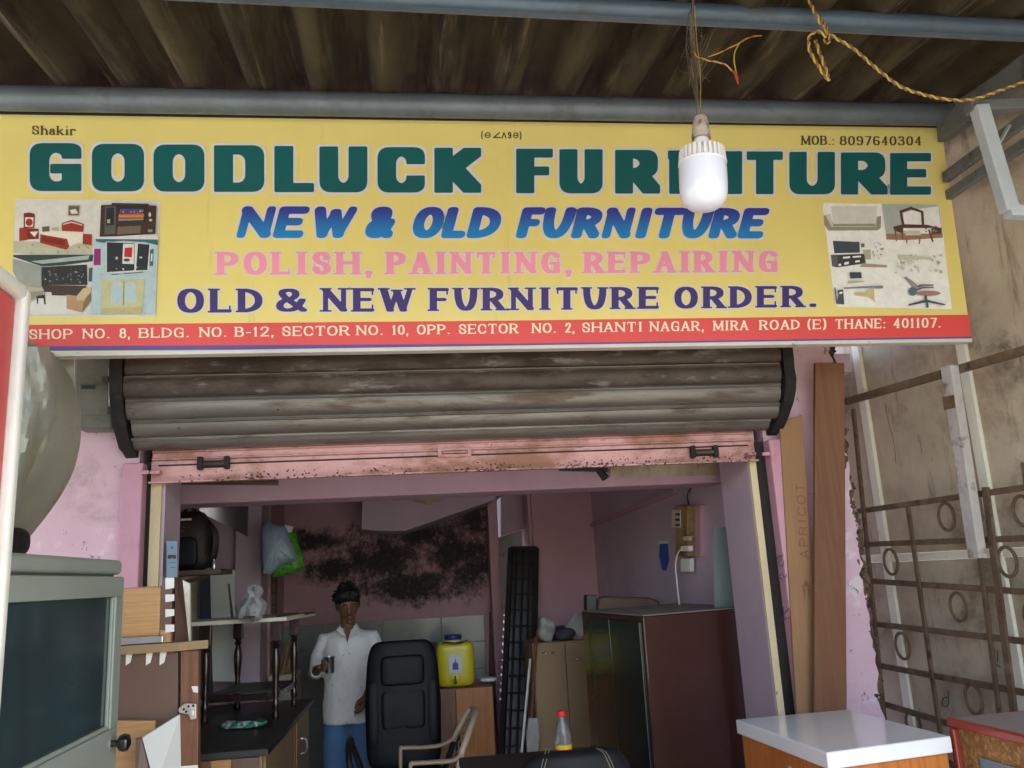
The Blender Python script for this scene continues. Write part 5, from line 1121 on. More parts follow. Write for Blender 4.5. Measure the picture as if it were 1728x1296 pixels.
# ================================================================== INSIDE THE SHOP
Vz = lambda p, z: Vector((p.x, p.y, z))
def desk():
    z = .95; F = PZ(452, 1264, z); B = PZ(530, 1178, z); xl = -2.0; th = .03
    t = thing('long_counter', 'long counter with a black top and dull tan side inside the left of the doorway', 'counter', (-1.2, 4.9, 0))
    F = Vector((F.x, max(F.y, 4.16), z)); dn = Vector((0, 0, -th))
    P = [Vector((xl, F.y, z)), F, B, Vector((xl, B.y, z))]
    MB().hexa([p + dn for p in P], P).build('countertop', 'blackboard', t, .003)
    q = [Vector((xl, F.y + .03, 0)), Vector((F.x - .03, F.y + .03, 0)), Vector((B.x - .03, B.y - .03, 0)), Vector((xl, B.y - .03, 0))]
    MB().hexa([Vz(p, .02) for p in q], [Vz(p, z - th - .001) for p in q]).build('body', 'drawertan', t, .002)
    d = (q[2] - q[1]).normalized(); n = Vector((d.y, -d.x, 0))
    def onside(s0, s1, z0, z1, name, m, th=.012):
        a = q[1] + d * s0; b = q[1] + d * s1
        return MB().hexa([Vz(a, z0), Vz(b, z0), Vz(b + n * th, z0), Vz(a + n * th, z0)], [Vz(a, z1), Vz(b, z1), Vz(b + n * th, z1), Vz(a + n * th, z1)]).build(name, m, t, .002)
    onside(.02, .95, .1, .915, 'door', 'drawertan'); onside(1.0, 1.5, .1, .915, 'door', 'drawertan')
    onside(.90, .955, .1, .916, 'edge_strip', 'orange', .014)
    a = q[1] + d * 1.1 + n * .02
    MB().tube(smoothpath([Vz(a, .80), Vz(a + n * .03, .79), Vz(a + n * .03, .73), Vz(a, .72)], 4), .007, 8).build('handle', 'steel', t, smooth=True)
    # patchwork front
    k = 0
    x = F.x - .04
    for w_, m in ((.12, 'brownlam'), (.09, 'tanlam'), (.10, 'brownwood'), (.12, 'drawertan'), (.11, 'brownlam'), (.10, 'brownwood')):
        MB().box(x - w_, x - .002, F.y + .018, F.y + .029, .1, .915).build('front_board', m, t, .002); x -= w_
    return F, B
dF, dB = desk()
def turned_table():
    zt = .952
    L = [PZ(345, 1221, zt), PZ(465, 1213, zt), PZ(496, 1191, zt), PZ(400, 1197, zt)]
    top = ZY(350, 1048, L[0].y)
    t = thing('turned_leg_table', 'small table with turned dark legs standing on the black counter', 'table', tuple((L[0] + L[2]) / 2))
    H = top - zt - .025
    prof = [(.018, 0), (.021, .02), (.014, .05), (.020, .07), (.020, .10), (.012, .12), (.022, .15), (.013, .19), (.019, .24), (.024, .30), (.025, .34), (.020, .38), (.014, .41), (.023, .425), (.014, .44), (.024, .455)]
    k = H / .57
    for p in L:
        MB().lathe([(r, z * k) for r, z in prof], Vz(p, zt), 16).build('leg', 'darkwood', t, smooth=True)
        MB().box(p.x - .026, p.x + .026, p.y - .026, p.y + .026, zt + .455 * k, zt + H).build('leg_block', 'darkwood', t, .003)
    for a, b in ((0, 1), (1, 2), (2, 3), (3, 0)):
        MB().bar(Vz(L[a], zt + .12), Vz(L[b], zt + .12), .018, .035).build('stretcher', 'darkwood', t, .003)
    ins = [Vz(L[i].lerp(L[(i + 2) % 4], .04), zt + .1385) for i in range(4)]
    MB().hexa(ins, [p + Vector((0, 0, .012)) for p in ins]).build('lower_shelf', 'blackboard', t, .002)
    a = PY(300, 1051, L[0].y - .05); b = PY(484, 1042, L[0].y - .05); th = .022
    q = [Vector((a.x, a.y, top)), Vector((b.x, b.y, top)), Vector((b.x + .10, L[2].y + .08, top)), Vector((a.x, L[2].y + .08, top))]
    MB().hexa([p + Vector((0, 0, -th)) for p in q], q).build('tabletop', 'wallrib', t, .002)
    # planks on top
    o = MB().hexa([PY(468, 1046, 5.0), PY(532, 1035, 5.5), PY(532, 1035, 5.6), PY(440, 1046, 5.2)], [p + Vector((0, 0, .014)) for p in (PY(468, 1046, 5.0), PY(532, 1035, 5.5), PY(532, 1035, 5.6), PY(440, 1046, 5.2))]).build('loose_plank', 'oldwood', None, .002)
    tag(o, 'loose grey plank lying across the right end of the turned leg table', 'plank')
    c = PY(430, 1038, 4.95)
    o = MB().bar(PY(415, 1046, 4.8) + Vector((0, 0, .012)), PY(500, 1036, 5.3) + Vector((0, 0, .004)), .035, .012).build('wood_offcut', 'oldwood', None, .002); tag(o, 'short wood offcut beside the clear bag on the small table', 'offcut')
    # clear bag
    c = PY(425, 1022, 4.9); c.z = top + .062
    rr = random.Random(2)
    ph = [rr.uniform(0, 6) for _ in range(9)]
    def fn(p):
        a = math.atan2(p.y, p.x); k_ = 1 + .12 * math.sin(3 * a + ph[0] + p.z * 30) + .07 * math.sin(7 * a + ph[1] - p.z * 50) + .04 * math.sin(13 * a + p.z * 140)
        tz = (p.z + .07) / .14
        k_ *= 1.0 if tz < .6 else 1 - .55 * (tz - .6) / .4
        return Vector((p.x * k_, p.y * k_, p.z + .006 * math.sin(9 * a)))
    t2 = thing('clear_plastic_bag', 'crumpled clear plastic bag of small parts on the turned leg table', 'plastic bag', (c.x, c.y, top))
    MB().sup(c, .075, .06, .07, .8, 1, 40, 24, fn=fn).build('bag_body', 'bagclear', t2, smooth=True)
    MB().sup(c + Vector((.01, 0, .078)), .040, .032, .034, 1, 1, 26, 14, fn=lambda p: p * (1 + .3 * math.sin(5 * math.atan2(p.y, p.x) + p.z * 90))).build('bag_knot', 'bagclear', t2, smooth=True)
    if False: MB().sup(c + Vector((.045, .01, .045)), .035, .02, .045, 1, 1, 20, 14, fn=lambda p: p * (1 + .25 * math.sin(4 * math.atan2(p.z, p.x) + p.y * 90))).build('bag_ear', 'bagclear', t2, smooth=True)
turned_table()
# green packet on the counter
c = PZ(412, 1228, .952)
t = thing('green_packet', 'crumpled green and white packet lying on the black counter', 'packet', tuple(c))
MB().sup(c + Vector((0, 0, .018)), .115, .055, .017, .6, .6, 36, 10, rot=Matrix.Rotation(-.15, 3, 'Z'), fn=lambda p: p + Vector((0, 0, .006 * math.sin(p.x * 60) * math.cos(p.y * 50)))).build('packet_body', 'foil', t, smooth=True)
MB().box(c.x - .04, c.x + .06, c.y - .03, c.y + .03, c.z + .034, c.z + .037).build('dark_print', 'inkdark', t)
# dark posts/boards behind the turned table
for pts, Y, m, nm, lb, ct in (
    ([(334, 1180), (358, 1180), (353, 962), (338, 962)], 5.45, 'inkdark', 'dark_board', 'tall black board standing behind the small turned leg table', 'board'),
    ([(356, 1150), (398, 1150), (396, 962), (347, 962)], 5.75, 'white_board', 'white_board', 'pale board leaning behind the legs of the small table', 'board'),
    ([(303, 1180), (334, 1180), (334, 965), (306, 965)], 5.55, 'wallsheet', 'grey_panel', 'grey panel behind the drawer unit, left of the black board', 'panel'),
    ([(390, 1045), (393, 1045), (386, 985), (384, 985)], 5.3, 'oldwood', 'thin_stick', 'thin dark stick leaning up from the small tabletop', 'stick')):
    o = MB().prism([PY(x, y, Y) for x, y in pts], (0, .025, 0)).build(nm, m, None); tag(o, lb, ct)
# backpack on a bracket shelf
def backpack():
    Y = 4.75
    a = PY(296, 970, Y); b = PY(376, 972, Y)
    t = thing('wall_shelf', 'short dusty wooden shelf holding the dark backpack', 'shelf', tuple(a))
    zs = a.z
    MB().box(a.x - .35, b.x, Y - .06, Y + .26, zs - .008, zs + .018).build('board', 'oldwood', t, .003)
    MB().bar((b.x - .12, Y + .22, zs - .01), (b.x - .28, Y + .22, zs - .045), .03, .02).build('bracket', 'oldwood', t)
    c = PY(322, 916, Y + .1); w_ = .115; h = (PY(327, 862, Y + .1).z - zs - .02) / 2
    t = thing('backpack', 'worn dark brown backpack with a white tag on the wall shelf', 'backpack', (c.x, c.y, zs + .02))
    cz = zs + .018 + h
    fn = lambda p: Vector((p.x * (1 - .22 * max(0, p.z / h) ** 2) + .006 * math.sin(p.z * 40), p.y - .02 * math.cos(p.z * 12), p.z))
    MB().sup((c.x, c.y, cz), .108, .085, h, .45, .5, 32, 22, fn=fn).build('main_bag', 'backpack', t, smooth=True)
    MB().sup((c.x - .03, c.y - .085, cz - h * .38), .09, .03, h * .5, .4, .4, 24, 14).build('front_pocket', 'leather', t, smooth=True)
    MB().tube(smoothpath([(c.x - .03, c.y - .02, cz + h - .01), (c.x - .01, c.y - .03, cz + h + .03), (c.x + .03, c.y - .02, cz + h - .01)], 5), .008, 8).build('top_handle', 'backpack', t, smooth=True)
    MB().tube(smoothpath([(c.x + .08, c.y, cz + h * .6), (c.x + .13, c.y - .03, cz + .03), (c.x + .125, c.y - .02, cz - h * .5), (c.x + .09, c.y, cz - h * .85)], 6), (.02), 8).build('side_strap', 'backpack', t, smooth=True)
    MB().box(c.x - .035, c.x + .02, c.y - .088, c.y - .084, cz + h * .52, cz + h * .72).build('white_tag', 'tape', t, .001)
    c2 = PY(361, 960, Y + .02); t = thing('small_flask', 'tiny shiny metal flask on the shelf right of the backpack', 'flask', (c2.x, c2.y, zs + .018))
    MB().lathe([(.012, 0), (.013, .005), (.013, .035), (.007, .042), (.007, .05)], (c2.x, c2.y, zs + .019), 14).build('flask_body', 'steel', t, smooth=True)
backpack()
# steel sheet hood in the recess
P = [PY(x, y, 5.45) for x, y in ((336, 842), (420, 838), (418, 906), (337, 864))]
t = thing('steel_hood', 'shiny stainless steel hood above the backpack shelf', 'hood', tuple(P[0]))
n_ = 14; vs = []
for k in range(n_ + 1):
    u = k / n_; top = P[0].lerp(P[1], u); bot = P[3].lerp(P[2], u); dy_ = .03 * math.sin(math.pi * u)
    vs += [top + Vector((0, dy_ - .07, .25)), bot + Vector((0, dy_, 0)), bot + Vector((0, dy_ + .02, 0)), top + Vector((0, dy_ - .05, .25))]
fs = [(4 * k + j, 4 * k + 4 + j, 4 * k + 4 + (j + 1) % 4, 4 * k + (j + 1) % 4) for k in range(n_) for j in range(4)] + [(0, 1, 2, 3), (4 * n_ + 3, 4 * n_ + 2, 4 * n_ + 1, 4 * n_)]
MB().add(vs, fs).build('curved_sheet', 'steel', t, smooth=True)
# hanging bags
def bags():
    Y = 5.6
    t = thing('blue_plastic_bag', 'pale blue plastic carrier bag hanging by a string from the lilac pillar', 'plastic bag', tuple(PY(452, 875, Y)))
    MB().tube([PY(444, 838, Y), PY(447, 852, Y), PY(452, 876, Y)], .003, 6).build('string', 'wire_m', t)
    def bag(outline, Y, th, m, name, par, seed):
        rr = random.Random(seed); P = [PY(x, y, Y) for x, y in outline]; c = sum(P, Vector()) / len(P); vs = []; rings = [(1, 0), (.97, .35), (.8, .75), (.5, .95), (.2, 1.)]
        n = 40; Q = []
        for k in range(n):
            f = k * len(P) / n; i = int(f); Q.append(P[i].lerp(P[(i + 1) % len(P)], f - i))
        for s_ in (-1, 1):
            for sc_, d in rings:
                for k, q in enumerate(Q):
                    w_ = 1 + (.22 * math.sin(k * .62 + seed) + .12 * math.sin(k * 1.7)) * sc_ ** 2
                    vs.append((c.x + (q.x - c.x) * sc_, Y + s_ * th * d * w_, c.z + (q.z - c.z) * sc_))
        fs = []; m_ = len(rings)
        for h in (0, 1):
            o_ = h * m_ * n
            for j in range(m_ - 1):
                for k in range(n): f = (o_ + j * n + k, o_ + j * n + (k + 1) % n, o_ + (j + 1) * n + (k + 1) % n, o_ + (j + 1) * n + k); fs.append(f if h else f[::-1])
            fs.append(tuple(o_ + (m_ - 1) * n + k for k in range(n)))
        MB().add(vs, fs).build(name, m, par, smooth=True)
    bag([(452, 873), (459, 884), (482, 888), (492, 915), (503, 945), (487, 948), (470, 957), (458, 970), (444, 968), (441, 920), (442, 886)], Y, .055, 'bagblue', 'bag_body', t, 1)
    t2 = thing('green_carrier_bag', 'bright green printed bag hanging behind the pale blue bag', 'bag', tuple(PY(490, 890, Y + .1)))
    bag([(478, 886), (496, 889), (503, 915), (514, 945), (512, 960), (490, 970), (460, 975), (455, 960), (480, 930)], Y + .1, .05, 'baggreen', 'bag_body', t2, 2)
    MB().prism([PY(x, y, Y + .045) for x, y in ((480, 886), (495, 889), (492, 898), (482, 899))], (0, .01, 0)).build('pale_top_hem', 'paper', t2)
bags()
# ceiling light
c = PY(722, 844, 6.1)
t = thing('ceiling_lamp', 'round unlit ceiling lamp under the lilac stair soffit', 'lamp', tuple(c))
MB().lathe([(.115, .03), (.115, .012), (.09, -.008), (.04, -.014), (.02, -.03), (.004, -.034)], c, 28).build('shade', 'chip_yellow', t, smooth=True)
# leaning black grille/rack
def rack():
    Y = 6.35
    t = thing('black_iron_rack', 'black iron grille frame leaning against the pink column', 'grille', tuple(PY(870, 1260, Y)))
    q = [(846, 1290), (898, 1290), (905, 925), (862, 925)]
    P = [PY(*q[0], Y - .25), PY(*q[1], Y - .25), PY(*q[2], Y + .1), PY(*q[3], Y + .1)]
    for a, b in ((0, 1), (1, 2), (2, 3), (3, 0)): MB().bar(P[a], P[b], .035, .03).build('frame_bar', 'dark_iron', t)
    for k in range(1, 13):
        u = k / 13; MB().bar(P[0].lerp(P[3], u), P[1].lerp(P[2], u), .012, .012).build('rung', 'dark_iron', t)
    for k in (1, 2, 3): u = k / 4; MB().bar(P[0].lerp(P[1], u), P[3].lerp(P[2], u), .012, .012).build('upright', 'dark_iron', t)
    b = MB().prism([p + Vector((0, .03, 0)) for p in P], (0, .02, 0)).build('backing_sheet', 'plastic_black', t)
    for k in range(12):
        u = .28 + k * .035; p = P[0].lerp(P[3], u) + Vector((-.03, -.02, 0))
        MB().box(p.x - .004, p.x + .004, p.y - .004, p.y, p.z, p.z + random.uniform(.006, .022)).build('chrome_tab', 'zinc', t)
rack()
def tan_cupboard():
    Y = 5.75; A = PY(898, 1086, Y); B = PY(987, 1093, Y)
    t = thing('tan_cupboard', 'low tan two door cupboard with small metal handles right of the black rack', 'cupboard', ((A.x + B.x) / 2, Y, 0))
    MB().box(A.x, B.x + .25, Y, Y + .4, .004, A.z).build('carcass', 'drawertan', t, .003)
    mid = XY(953, Y, 1100)
    MB().box(A.x + .005, mid - .003, Y - .018, Y - .001, .06, A.z - .01).build('door', 'drawertan', t, .002)
    MB().box(mid + .003, B.x + .2, Y - .018, Y - .001, .06, A.z - .01).build('door', 'drawertan', t, .002)
    for x in (926, 972):
        c = PY(x, 1101 + (x - 926) * .26, Y - .03); MB().tube(smoothpath([c + Vector((-.04, .012, 0)), c + Vector((-.02, -.008, -.004)), c + Vector((0, 0, .004)), c + Vector((.02, -.008, -.004)), c + Vector((.04, .012, 0))], 4), .005, 6).build('handle', 'steel', t, smooth=True)
    def lump(px, py, w_, h_, m, name, label, cat, s):
        c = PY(px, py, Y + .15); c.z = A.z + h_ * .95
        rr = random.Random(s); a1, a2, a3 = (rr.uniform(0, 6) for _ in range(3))
        o = MB().sup(c, w_, .1, h_, .9, .9, 28, 16, fn=lambda p: p * (1 + .22 * math.sin(p.x * 40 + a1) * math.cos(p.z * 50 + a2) + .12 * math.sin(p.y * 60 + a3))).build(name, m, None, smooth=True); tag(o, label, cat)
    lump(922, 1070, .055, .085, 'cloth', 'white_bundle', 'pale knotted polythene bundle on the left of the tan cupboard', 'bundle', 1)
    lump(950, 1078, .075, .045, 'darkcloth', 'patterned_cloth', 'dark and white patterned cloth heap on the tan cupboard', 'cloth', 2)
    lump(976, 1070, .075, .08, 'cloth', 'crumpled_cloth', 'crumpled grey cloth beside the green doors of the wardrobe', 'cloth', 3)
    o = MB().sup(PY(982, 1058, Y + .15), .045, .06, .02, .7, .7, rot=Matrix.Rotation(.4, 3, 'Y')).build('purple_pouch', 'purple', None, smooth=True); tag(o, 'small dark purple pouch on top of the crumpled grey cloth', 'pouch')
    t = thing('broom', 'old broom with a pale frayed head leaning by the tan cupboard', 'broom', tuple(PY(897, 1290, 5.5)))
    MB().tube([PY(905, 1075, 5.72), PY(897, 1215, 5.55)], .010, 8).build('handle', 'brownwood', t, smooth=True)
    MB().prism([PY(x, y, 5.52) for x, y in ((892, 1212), (908, 1212), (911, 1245), (908, 1275), (890, 1275), (888, 1240))], (0, .04, 0)).build('head', 'cloth', t, .008)
    o = MB().bar(PY(895, 1112, 5.7), PY(880, 1275, 5.5), .012, .012).build('white_stick', 'whiteplastic', None); tag(o, 'thin white stick leaning left of the broom', 'stick')
tan_cupboard()
def wardrobe():
    z = 1.42
    A = PZ(1083, 1042, z); B = PZ(985, 1033, z); C = PZ(1250, 1028, z)
    u = (C - A).normalized(); w_ = (C - A).length + .12; v = (B - A)
    t = thing('maroon_wardrobe', 'steel wardrobe with glossy maroon side and two dark green doors', 'wardrobe', tuple(Vz(A, 0)))
    q = [A, A + u * w_, A + u * w_ + v, A + v]; q = [p + (Vector((.02, .06, 0)) if i < 2 else Vector((0, .06, 0))) for i, p in enumerate(q)]
    MB().hexa([Vz(p, .004) for p in q], q).build('body', 'maroon', t, .008, seg=3)
    tq = [p + Vector((0, 0, .001)) for p in q]
    MB().hexa([p + Vector((0, 0, .0)) for p in tq], [p + Vector((0, 0, .006)) for p in tq]).build('top_sheet', 'dusty', t, .002)
    d = v.normalized(); L = v.length; n = Vector((-d.y, d.x, 0)); n = n if n.x < 0 else -n
    for s0, s1 in ((.012, L * .49), (L * .50, L - .012)):
        a = q[0] + d * s0; b = q[0] + d * s1
        MB().hexa([Vz(a, .06), Vz(b, .06), Vz(b + n * .018, .06), Vz(a + n * .018, .06)], [Vz(a, z - .025), Vz(b, z - .025), Vz(b + n * .018, z - .025), Vz(a + n * .018, z - .025)]).build('door', 'greenenamel', t, .004)
    a = q[0] + d * (L * .55) + n * .02
    # behind it
    o = MB().prism([PY(x, y, 5.3) for x, y in ((1008, 1035), (1116, 1035), (1114, 1014), (1095, 1008), (1020, 1006), (1010, 1010))], (0, .08, 0)).build('headboard', 'headboard', None, .02, seg=3)
    tag(o, 'brown padded headboard rising behind the maroon wardrobe', 'headboard')
    o = MB().prism([PY(x, y, 5.45) for x, y in ((1100, 1036), (1140, 1036), (1138, 1022), (1120, 1016), (1100, 1014))], (0, .08, 0)).build('sofa_arm', 'headboard', None, .02, seg=3)
    tag(o, 'low brown padded arm right of the brown headboard', 'sofa arm')
    o = MB().prism([PY(x, y, 5.0) for x, y in ((990, 1036), (1007, 1036), (1007, 1004), (990, 1004))], (0, .08, 0)).build('speaker_box', 'plastic_black', None, .004)
    tag(o, 'small black box on the left end of the wardrobe', 'box')
    return z
wardrobe()
def switchboard():
    a, n, d = RW; n = -n if n.x > 0 else n      # n points into the room
    t = thing('switchboard', 'stained wooden switchboard with yellowed switches on the right room wall', 'switchboard', tuple(PP(1165, 960, a, n)))
    def onw(x0, y0, x1, y1, th, name, m, off=0., bev=.002):
        P = [PP(x0, y1, a + n * off, n), PP(x1, y1, a + n * off, n), PP(x1, y0, a + n * off, n), PP(x0, y0, a + n * off, n)]
        return MB().prism(P, n * th).build(name, m, t, bev)
    onw(1150, 852, 1190, 938, .03, 'backboard', 'pinkin')
    onw(1153, 854, 1173, 938, .05, 'board', 'varnish', .031)
    onw(1141, 860, 1156, 890, .03, 'switch_block', 'oldplastic', .055, .004)
    for y in (866, 875, 884): onw(1142, y, 1147, y + 4, .01, 'switch', 'inkdark', .086, .001)
    onw(1158, 905, 1168, 912, .02, 'socket', 'oldplastic', .082); onw(1156, 921, 1170, 930, .03, 'plug', 'whiteplastic', .082, .004)
    onw(1156, 942, 1172, 965, .03, 'charger', 'whiteplastic', .02, .004)
    P = [PP(x, y, a + n * .09, n) for x, y in ((1155, 927), (1146, 930), (1140, 950), (1142, 980), (1147, 1025))]
    MB().tube(smoothpath(P, 6), .005, 6).build('white_cable', 'whiteplastic', t, smooth=True)
    P = [PP(x, y, a + n * .02, n) for x, y in ((1162, 852), (1160, 835), (1166, 820), (1158, 805))]
    MB().tube(smoothpath(P, 5), .005, 6).build('supply_cable', 'inkdark', t, smooth=True)
    o = MB().prism([PP(x, y, a + n * .004, n) for x, y in ((1114, 914), (1127, 913), (1129, 946), (1124, 963), (1118, 962), (1113, 940))], n * .003).build('blue_sticker', 'printblue', None)
    tag(o, 'torn blue sticker on the right room wall left of the switchboard', 'sticker')
    MB().prism([PP(x, y, a + n * .008, n) for x, y in ((1111, 913), (1129, 912), (1129, 917), (1111, 918))], n * .002).build('tape_end', 'paper', o)
switchboard()
def jug():
    Y = 6.15; z = ZY(770, 1157, Y); c = PY(768, 1120, Y); H = ZY(768, 1082, Y) - z
    A, B = XY(738, Y, 1200), XY(830, Y, 1200)
    t = thing('jug_cabinet', 'orange brown wooden cabinet under the yellow water jug', 'cabinet', ((A + B) / 2, Y, 0))
    m = XY(768, Y, 1200)
    MB().box(A, B, Y - .14, Y + .3, .004, z).build('body', 'brownwood', t, .003)
    MB().box(m, B - .004, Y - .155, Y - .141, .03, z - .004).build('door', 'orangewood', t, .002)
    t = thing('water_jug', 'yellow plastic water jug with blue cap, tap and castle label', 'water jug', (c.x, c.y, z))
    MB().sup((c.x, c.y, z + H / 2), .128, .11, H / 2, .28, .38, 40, 26).build('jug_body', 'jug', t, smooth=True)
    MB().lathe([(.055, 0), (.055, .015), (.05, .02)], (c.x - .01, c.y, z + H - .006), 24).build('neck', 'jug', t, smooth=True)
    MB().lathe([(.06, 0), (.062, .004), (.062, .026), (.055, .03)], (c.x - .01, c.y, z + H + .014), 26).build('cap', 'bluecap', t, smooth=True)
    MB().tube(smoothpath([(c.x - .09, c.y - .04, z + H - .02), (c.x - .07, c.y - .1, z + H + .0), (c.x, c.y - .12, z + H - .008), (c.x + .06, c.y - .08, z + H - .004), (c.x + .08, c.y - .02, z + H)], 6), .006, 8).build('handle_strap', 'bluecap', t, smooth=True)
    yf = c.y - .1125
    MB().box(c.x - .05, c.x + .04, yf - .0015, yf, z + .09, z + .215).build('label', 'paper', t)
    e = lambda *a: a
    lx = c.x - .005; lz = z + .115
    MB().add([(lx - .02, yf - .002, lz), (lx + .02, yf - .002, lz), (lx + .02, yf - .002, lz + .035), (lx + .012, yf - .002, lz + .05), (lx + .005, yf - .002, lz + .045), (lx, yf - .002, lz + .085), (lx - .005, yf - .002, lz + .045), (lx - .012, yf - .002, lz + .05), (lx - .02, yf - .002, lz + .035)], [tuple(range(9))]).build('label_print', 'printblue', t)
    MB().lathe([(.03, 0), (.03, .008), (.015, .012)], (c.x - .01, yf + .004, z + .055), 18, (0, -1, 0)).build('tap_boss', 'jug', t, smooth=True)
    MB().tube([(c.x - .01, yf - .002, z + .055), (c.x - .01, yf - .035, z + .052), (c.x - .01, yf - .045, z + .03)], .010, 10).build('tap', 'steel', t, smooth=True)
    MB().box(c.x - .016, c.x - .004, yf - .03, yf - .022, z + .06, z + .08).build('tap_lever', 'inkdark', t, .002)
    o = MB().hexa([PY(735, 1150, 6.3), PY(742, 1150, 6.3), PY(742, 1150, 6.32), PY(735, 1150, 6.32)], [PY(726, 1115, 6.3), PY(742, 1113, 6.3), PY(742, 1113, 6.32), PY(726, 1115, 6.32)]).build('white_card', 'paper'); tag(o, 'white card standing between the black office chair and the yellow jug', 'card')
    o = pbox(MB(), 728, 1084, 742, 1112, 6.6, .02).build('small_dark_frame', 'inkdark'); tag(o, 'small dark box against the tiles behind the office chair', 'box')
    c = PY(815, 1122, 6.2); c.z = z + .02; o = MB().sup(c + Vector((.03, .0, .0)), .06, .05, .018, .8, .8).build('white_dish', 'whiteplastic', None, smooth=True); tag(o, 'small white dish right of the yellow water jug', 'dish')
jug()
def office_chair():
    Y = 5.15; c = PY(680, 1170, Y); x = c.x; W_ = .215
    zt = ZY(680, 1084, Y)
    t = thing('office_chair', 'high backed black office chair beside the standing man', 'office chair', (x, Y, 0))
    zs = .60
    hb = (zt - zs - .02) / 2
    rot = Matrix.Rotation(-.06, 3, 'X')
    def fn(p):
        wz = 1 - .16 * ((p.z / hb + .0) if p.z > 0 else 0) ** 2 + (-.04 if p.z < 0 else 0) * abs(p.z / hb)
        rib = .006 * math.cos(p.x * 85) * (1 if abs(p.x) < .12 and -.6 * hb < p.z < .3 * hb else 0)
        return Vector((p.x * wz, p.y - .03 * math.cos(p.x * 6) - rib, p.z))
    MB().sup((x, Y + .02, zs + .03 + hb), W_, .055, hb, .22, .4, 56, 30, rot, fn).build('backrest', 'leather', t, smooth=True)
    MB().sup((x, Y - .034, zs + hb * 1.62), .125, .035, hb * .24, .3, .5, 30, 14, rot).build('headrest_pad', 'leather', t, smooth=True)
    MB().sup((x, Y - .032, zs + hb * 1.0), .125, .034, hb * .32, .3, .4, 30, 14, rot, lambda p: Vector((p.x, p.y - .005 * abs(math.cos(p.x * 60)), p.z))).build('lumbar_pad', 'leather', t, smooth=True)
    for s_ in (-1, 1): MB().sup((x + s_ * .165, Y - .018, zs + hb * .95), .038, .045, hb * .55, .5, .6, 16, 16, rot).build('side_bolster', 'leather', t, smooth=True)
    MB().sup((x, Y - .24, zs - .02), .245, .25, .065, .35, .45, 40, 14).build('seat', 'leather', t, smooth=True)
    for s_ in (-1, 1):
        P = smoothpath([(x + s_ * .23, Y - .02, zs + .02), (x + s_ * .28, Y - .04, zs + .16), (x + s_ * .29, Y - .12, zs + .215), (x + s_ * .29, Y - .30, zs + .205), (x + s_ * .28, Y - .38, zs + .14), (x + s_ * .25, Y - .36, zs - .02)], 6)
        MB().tube(P, [(.016, .026)] * len(P), 12).build('armrest', 'plastic_black', t, smooth=True)
    MB().tube([(x, Y - .24, .14), (x, Y - .24, zs - .06)], .028, 14).build('gas_column', 'plastic_black', t, smooth=True)
    for k in range(5):
        a = 2 * math.pi * k / 5 + .3; e_ = (x + .3 * math.cos(a), Y - .24 + .3 * math.sin(a), .085)
        l = MB().bar((x, Y - .24, .15), e_, .045, .035).build('leg', 'plastic_black', t, .005)
        MB().lathe([(.028, -.012), (.028, .012)], (e_[0], e_[1], .032), 14, (math.sin(a), -math.cos(a), 0)).build('castor', 'plastic_black', l, smooth=True)
office_chair()
def plastic_chair():
    # faces left; near arm and far arm sweep up into a lattice back seen from the side
    Yn, Yf = 4.35, 4.8
    t = thing('plastic_chair', 'beige moulded plastic armchair turned sideways in front of the office chair', 'plastic chair', tuple(Vz(PY(735, 1290, 4.55), 0)))
    s = lambda pts, Y: smoothpath([PY(x, y, Y) for x, y in pts], 6)
    arm_n = s([(695, 1330), (693, 1292), (700, 1288), (735, 1286), (765, 1283), (778, 1272)], Yn)
    MB().tube(arm_n, [(.010, .024)] * len(arm_n), 12).build('armrest', 'chairplastic', t, smooth=True)
    arm_f = s([(677, 1330), (676, 1268), (680, 1262), (715, 1261), (745, 1257), (765, 1246), (775, 1232)], Yf)
    MB().tube(arm_f, [(.010, .026)] * len(arm_f), 12).build('armrest', 'chairplastic', t, smooth=True)
    MB().tube(s([(765, 1250), (775, 1228), (786, 1208), (793, 1198), (797, 1196)], Yf), .016, 10).build('back_rim', 'chairplastic', t, smooth=True)
    nr = [PY(772, 1310, Yn), PY(778, 1275, Yn), PY(790, 1240, Yn + .05), PY(800, 1212, Yn + .15), PY(802, 1199, Yn + .28), PY(797, 1195, Yf)]
    MB().tube(smoothpath(nr, 6), .016, 10).build('back_rim', 'chairplastic', t, smooth=True)
    fr = [PY(766, 1300, Yf), PY(772, 1262, Yf), PY(779, 1232, Yf), PY(788, 1212, Yf), PY(794, 1202, Yf), PY(797, 1197, Yf)]
    A = smoothpath(nr, 4); B = smoothpath(fr, 4); n = min(len(A), len(B))
    for k in range(1, n - 3, 2):
        MB().bar(A[k], B[min(k + 2, n - 1)], .008, .012).build('lattice', 'chairplastic', t)
        MB().bar(A[min(k + 3, n - 1)], B[k], .008, .012).build('lattice', 'chairplastic', t)
    sz = .44; a = PY(690, 1290, 4.55); xs0, xs1 = a.x, a.x + .42
    MB().box(xs0, xs1, Yn + .02, Yf - .02, sz - .02, sz).build('seat', 'chairplastic', t, .008)
    for x_ in (xs0 + .01, xs1 - .01):
        for y_ in (Yn + .02, Yf - .02): MB().bar((x_, y_, .004), (x_, y_, sz - .02), .04, .03).build('leg', 'chairplastic', t, .005)
plastic_chair()
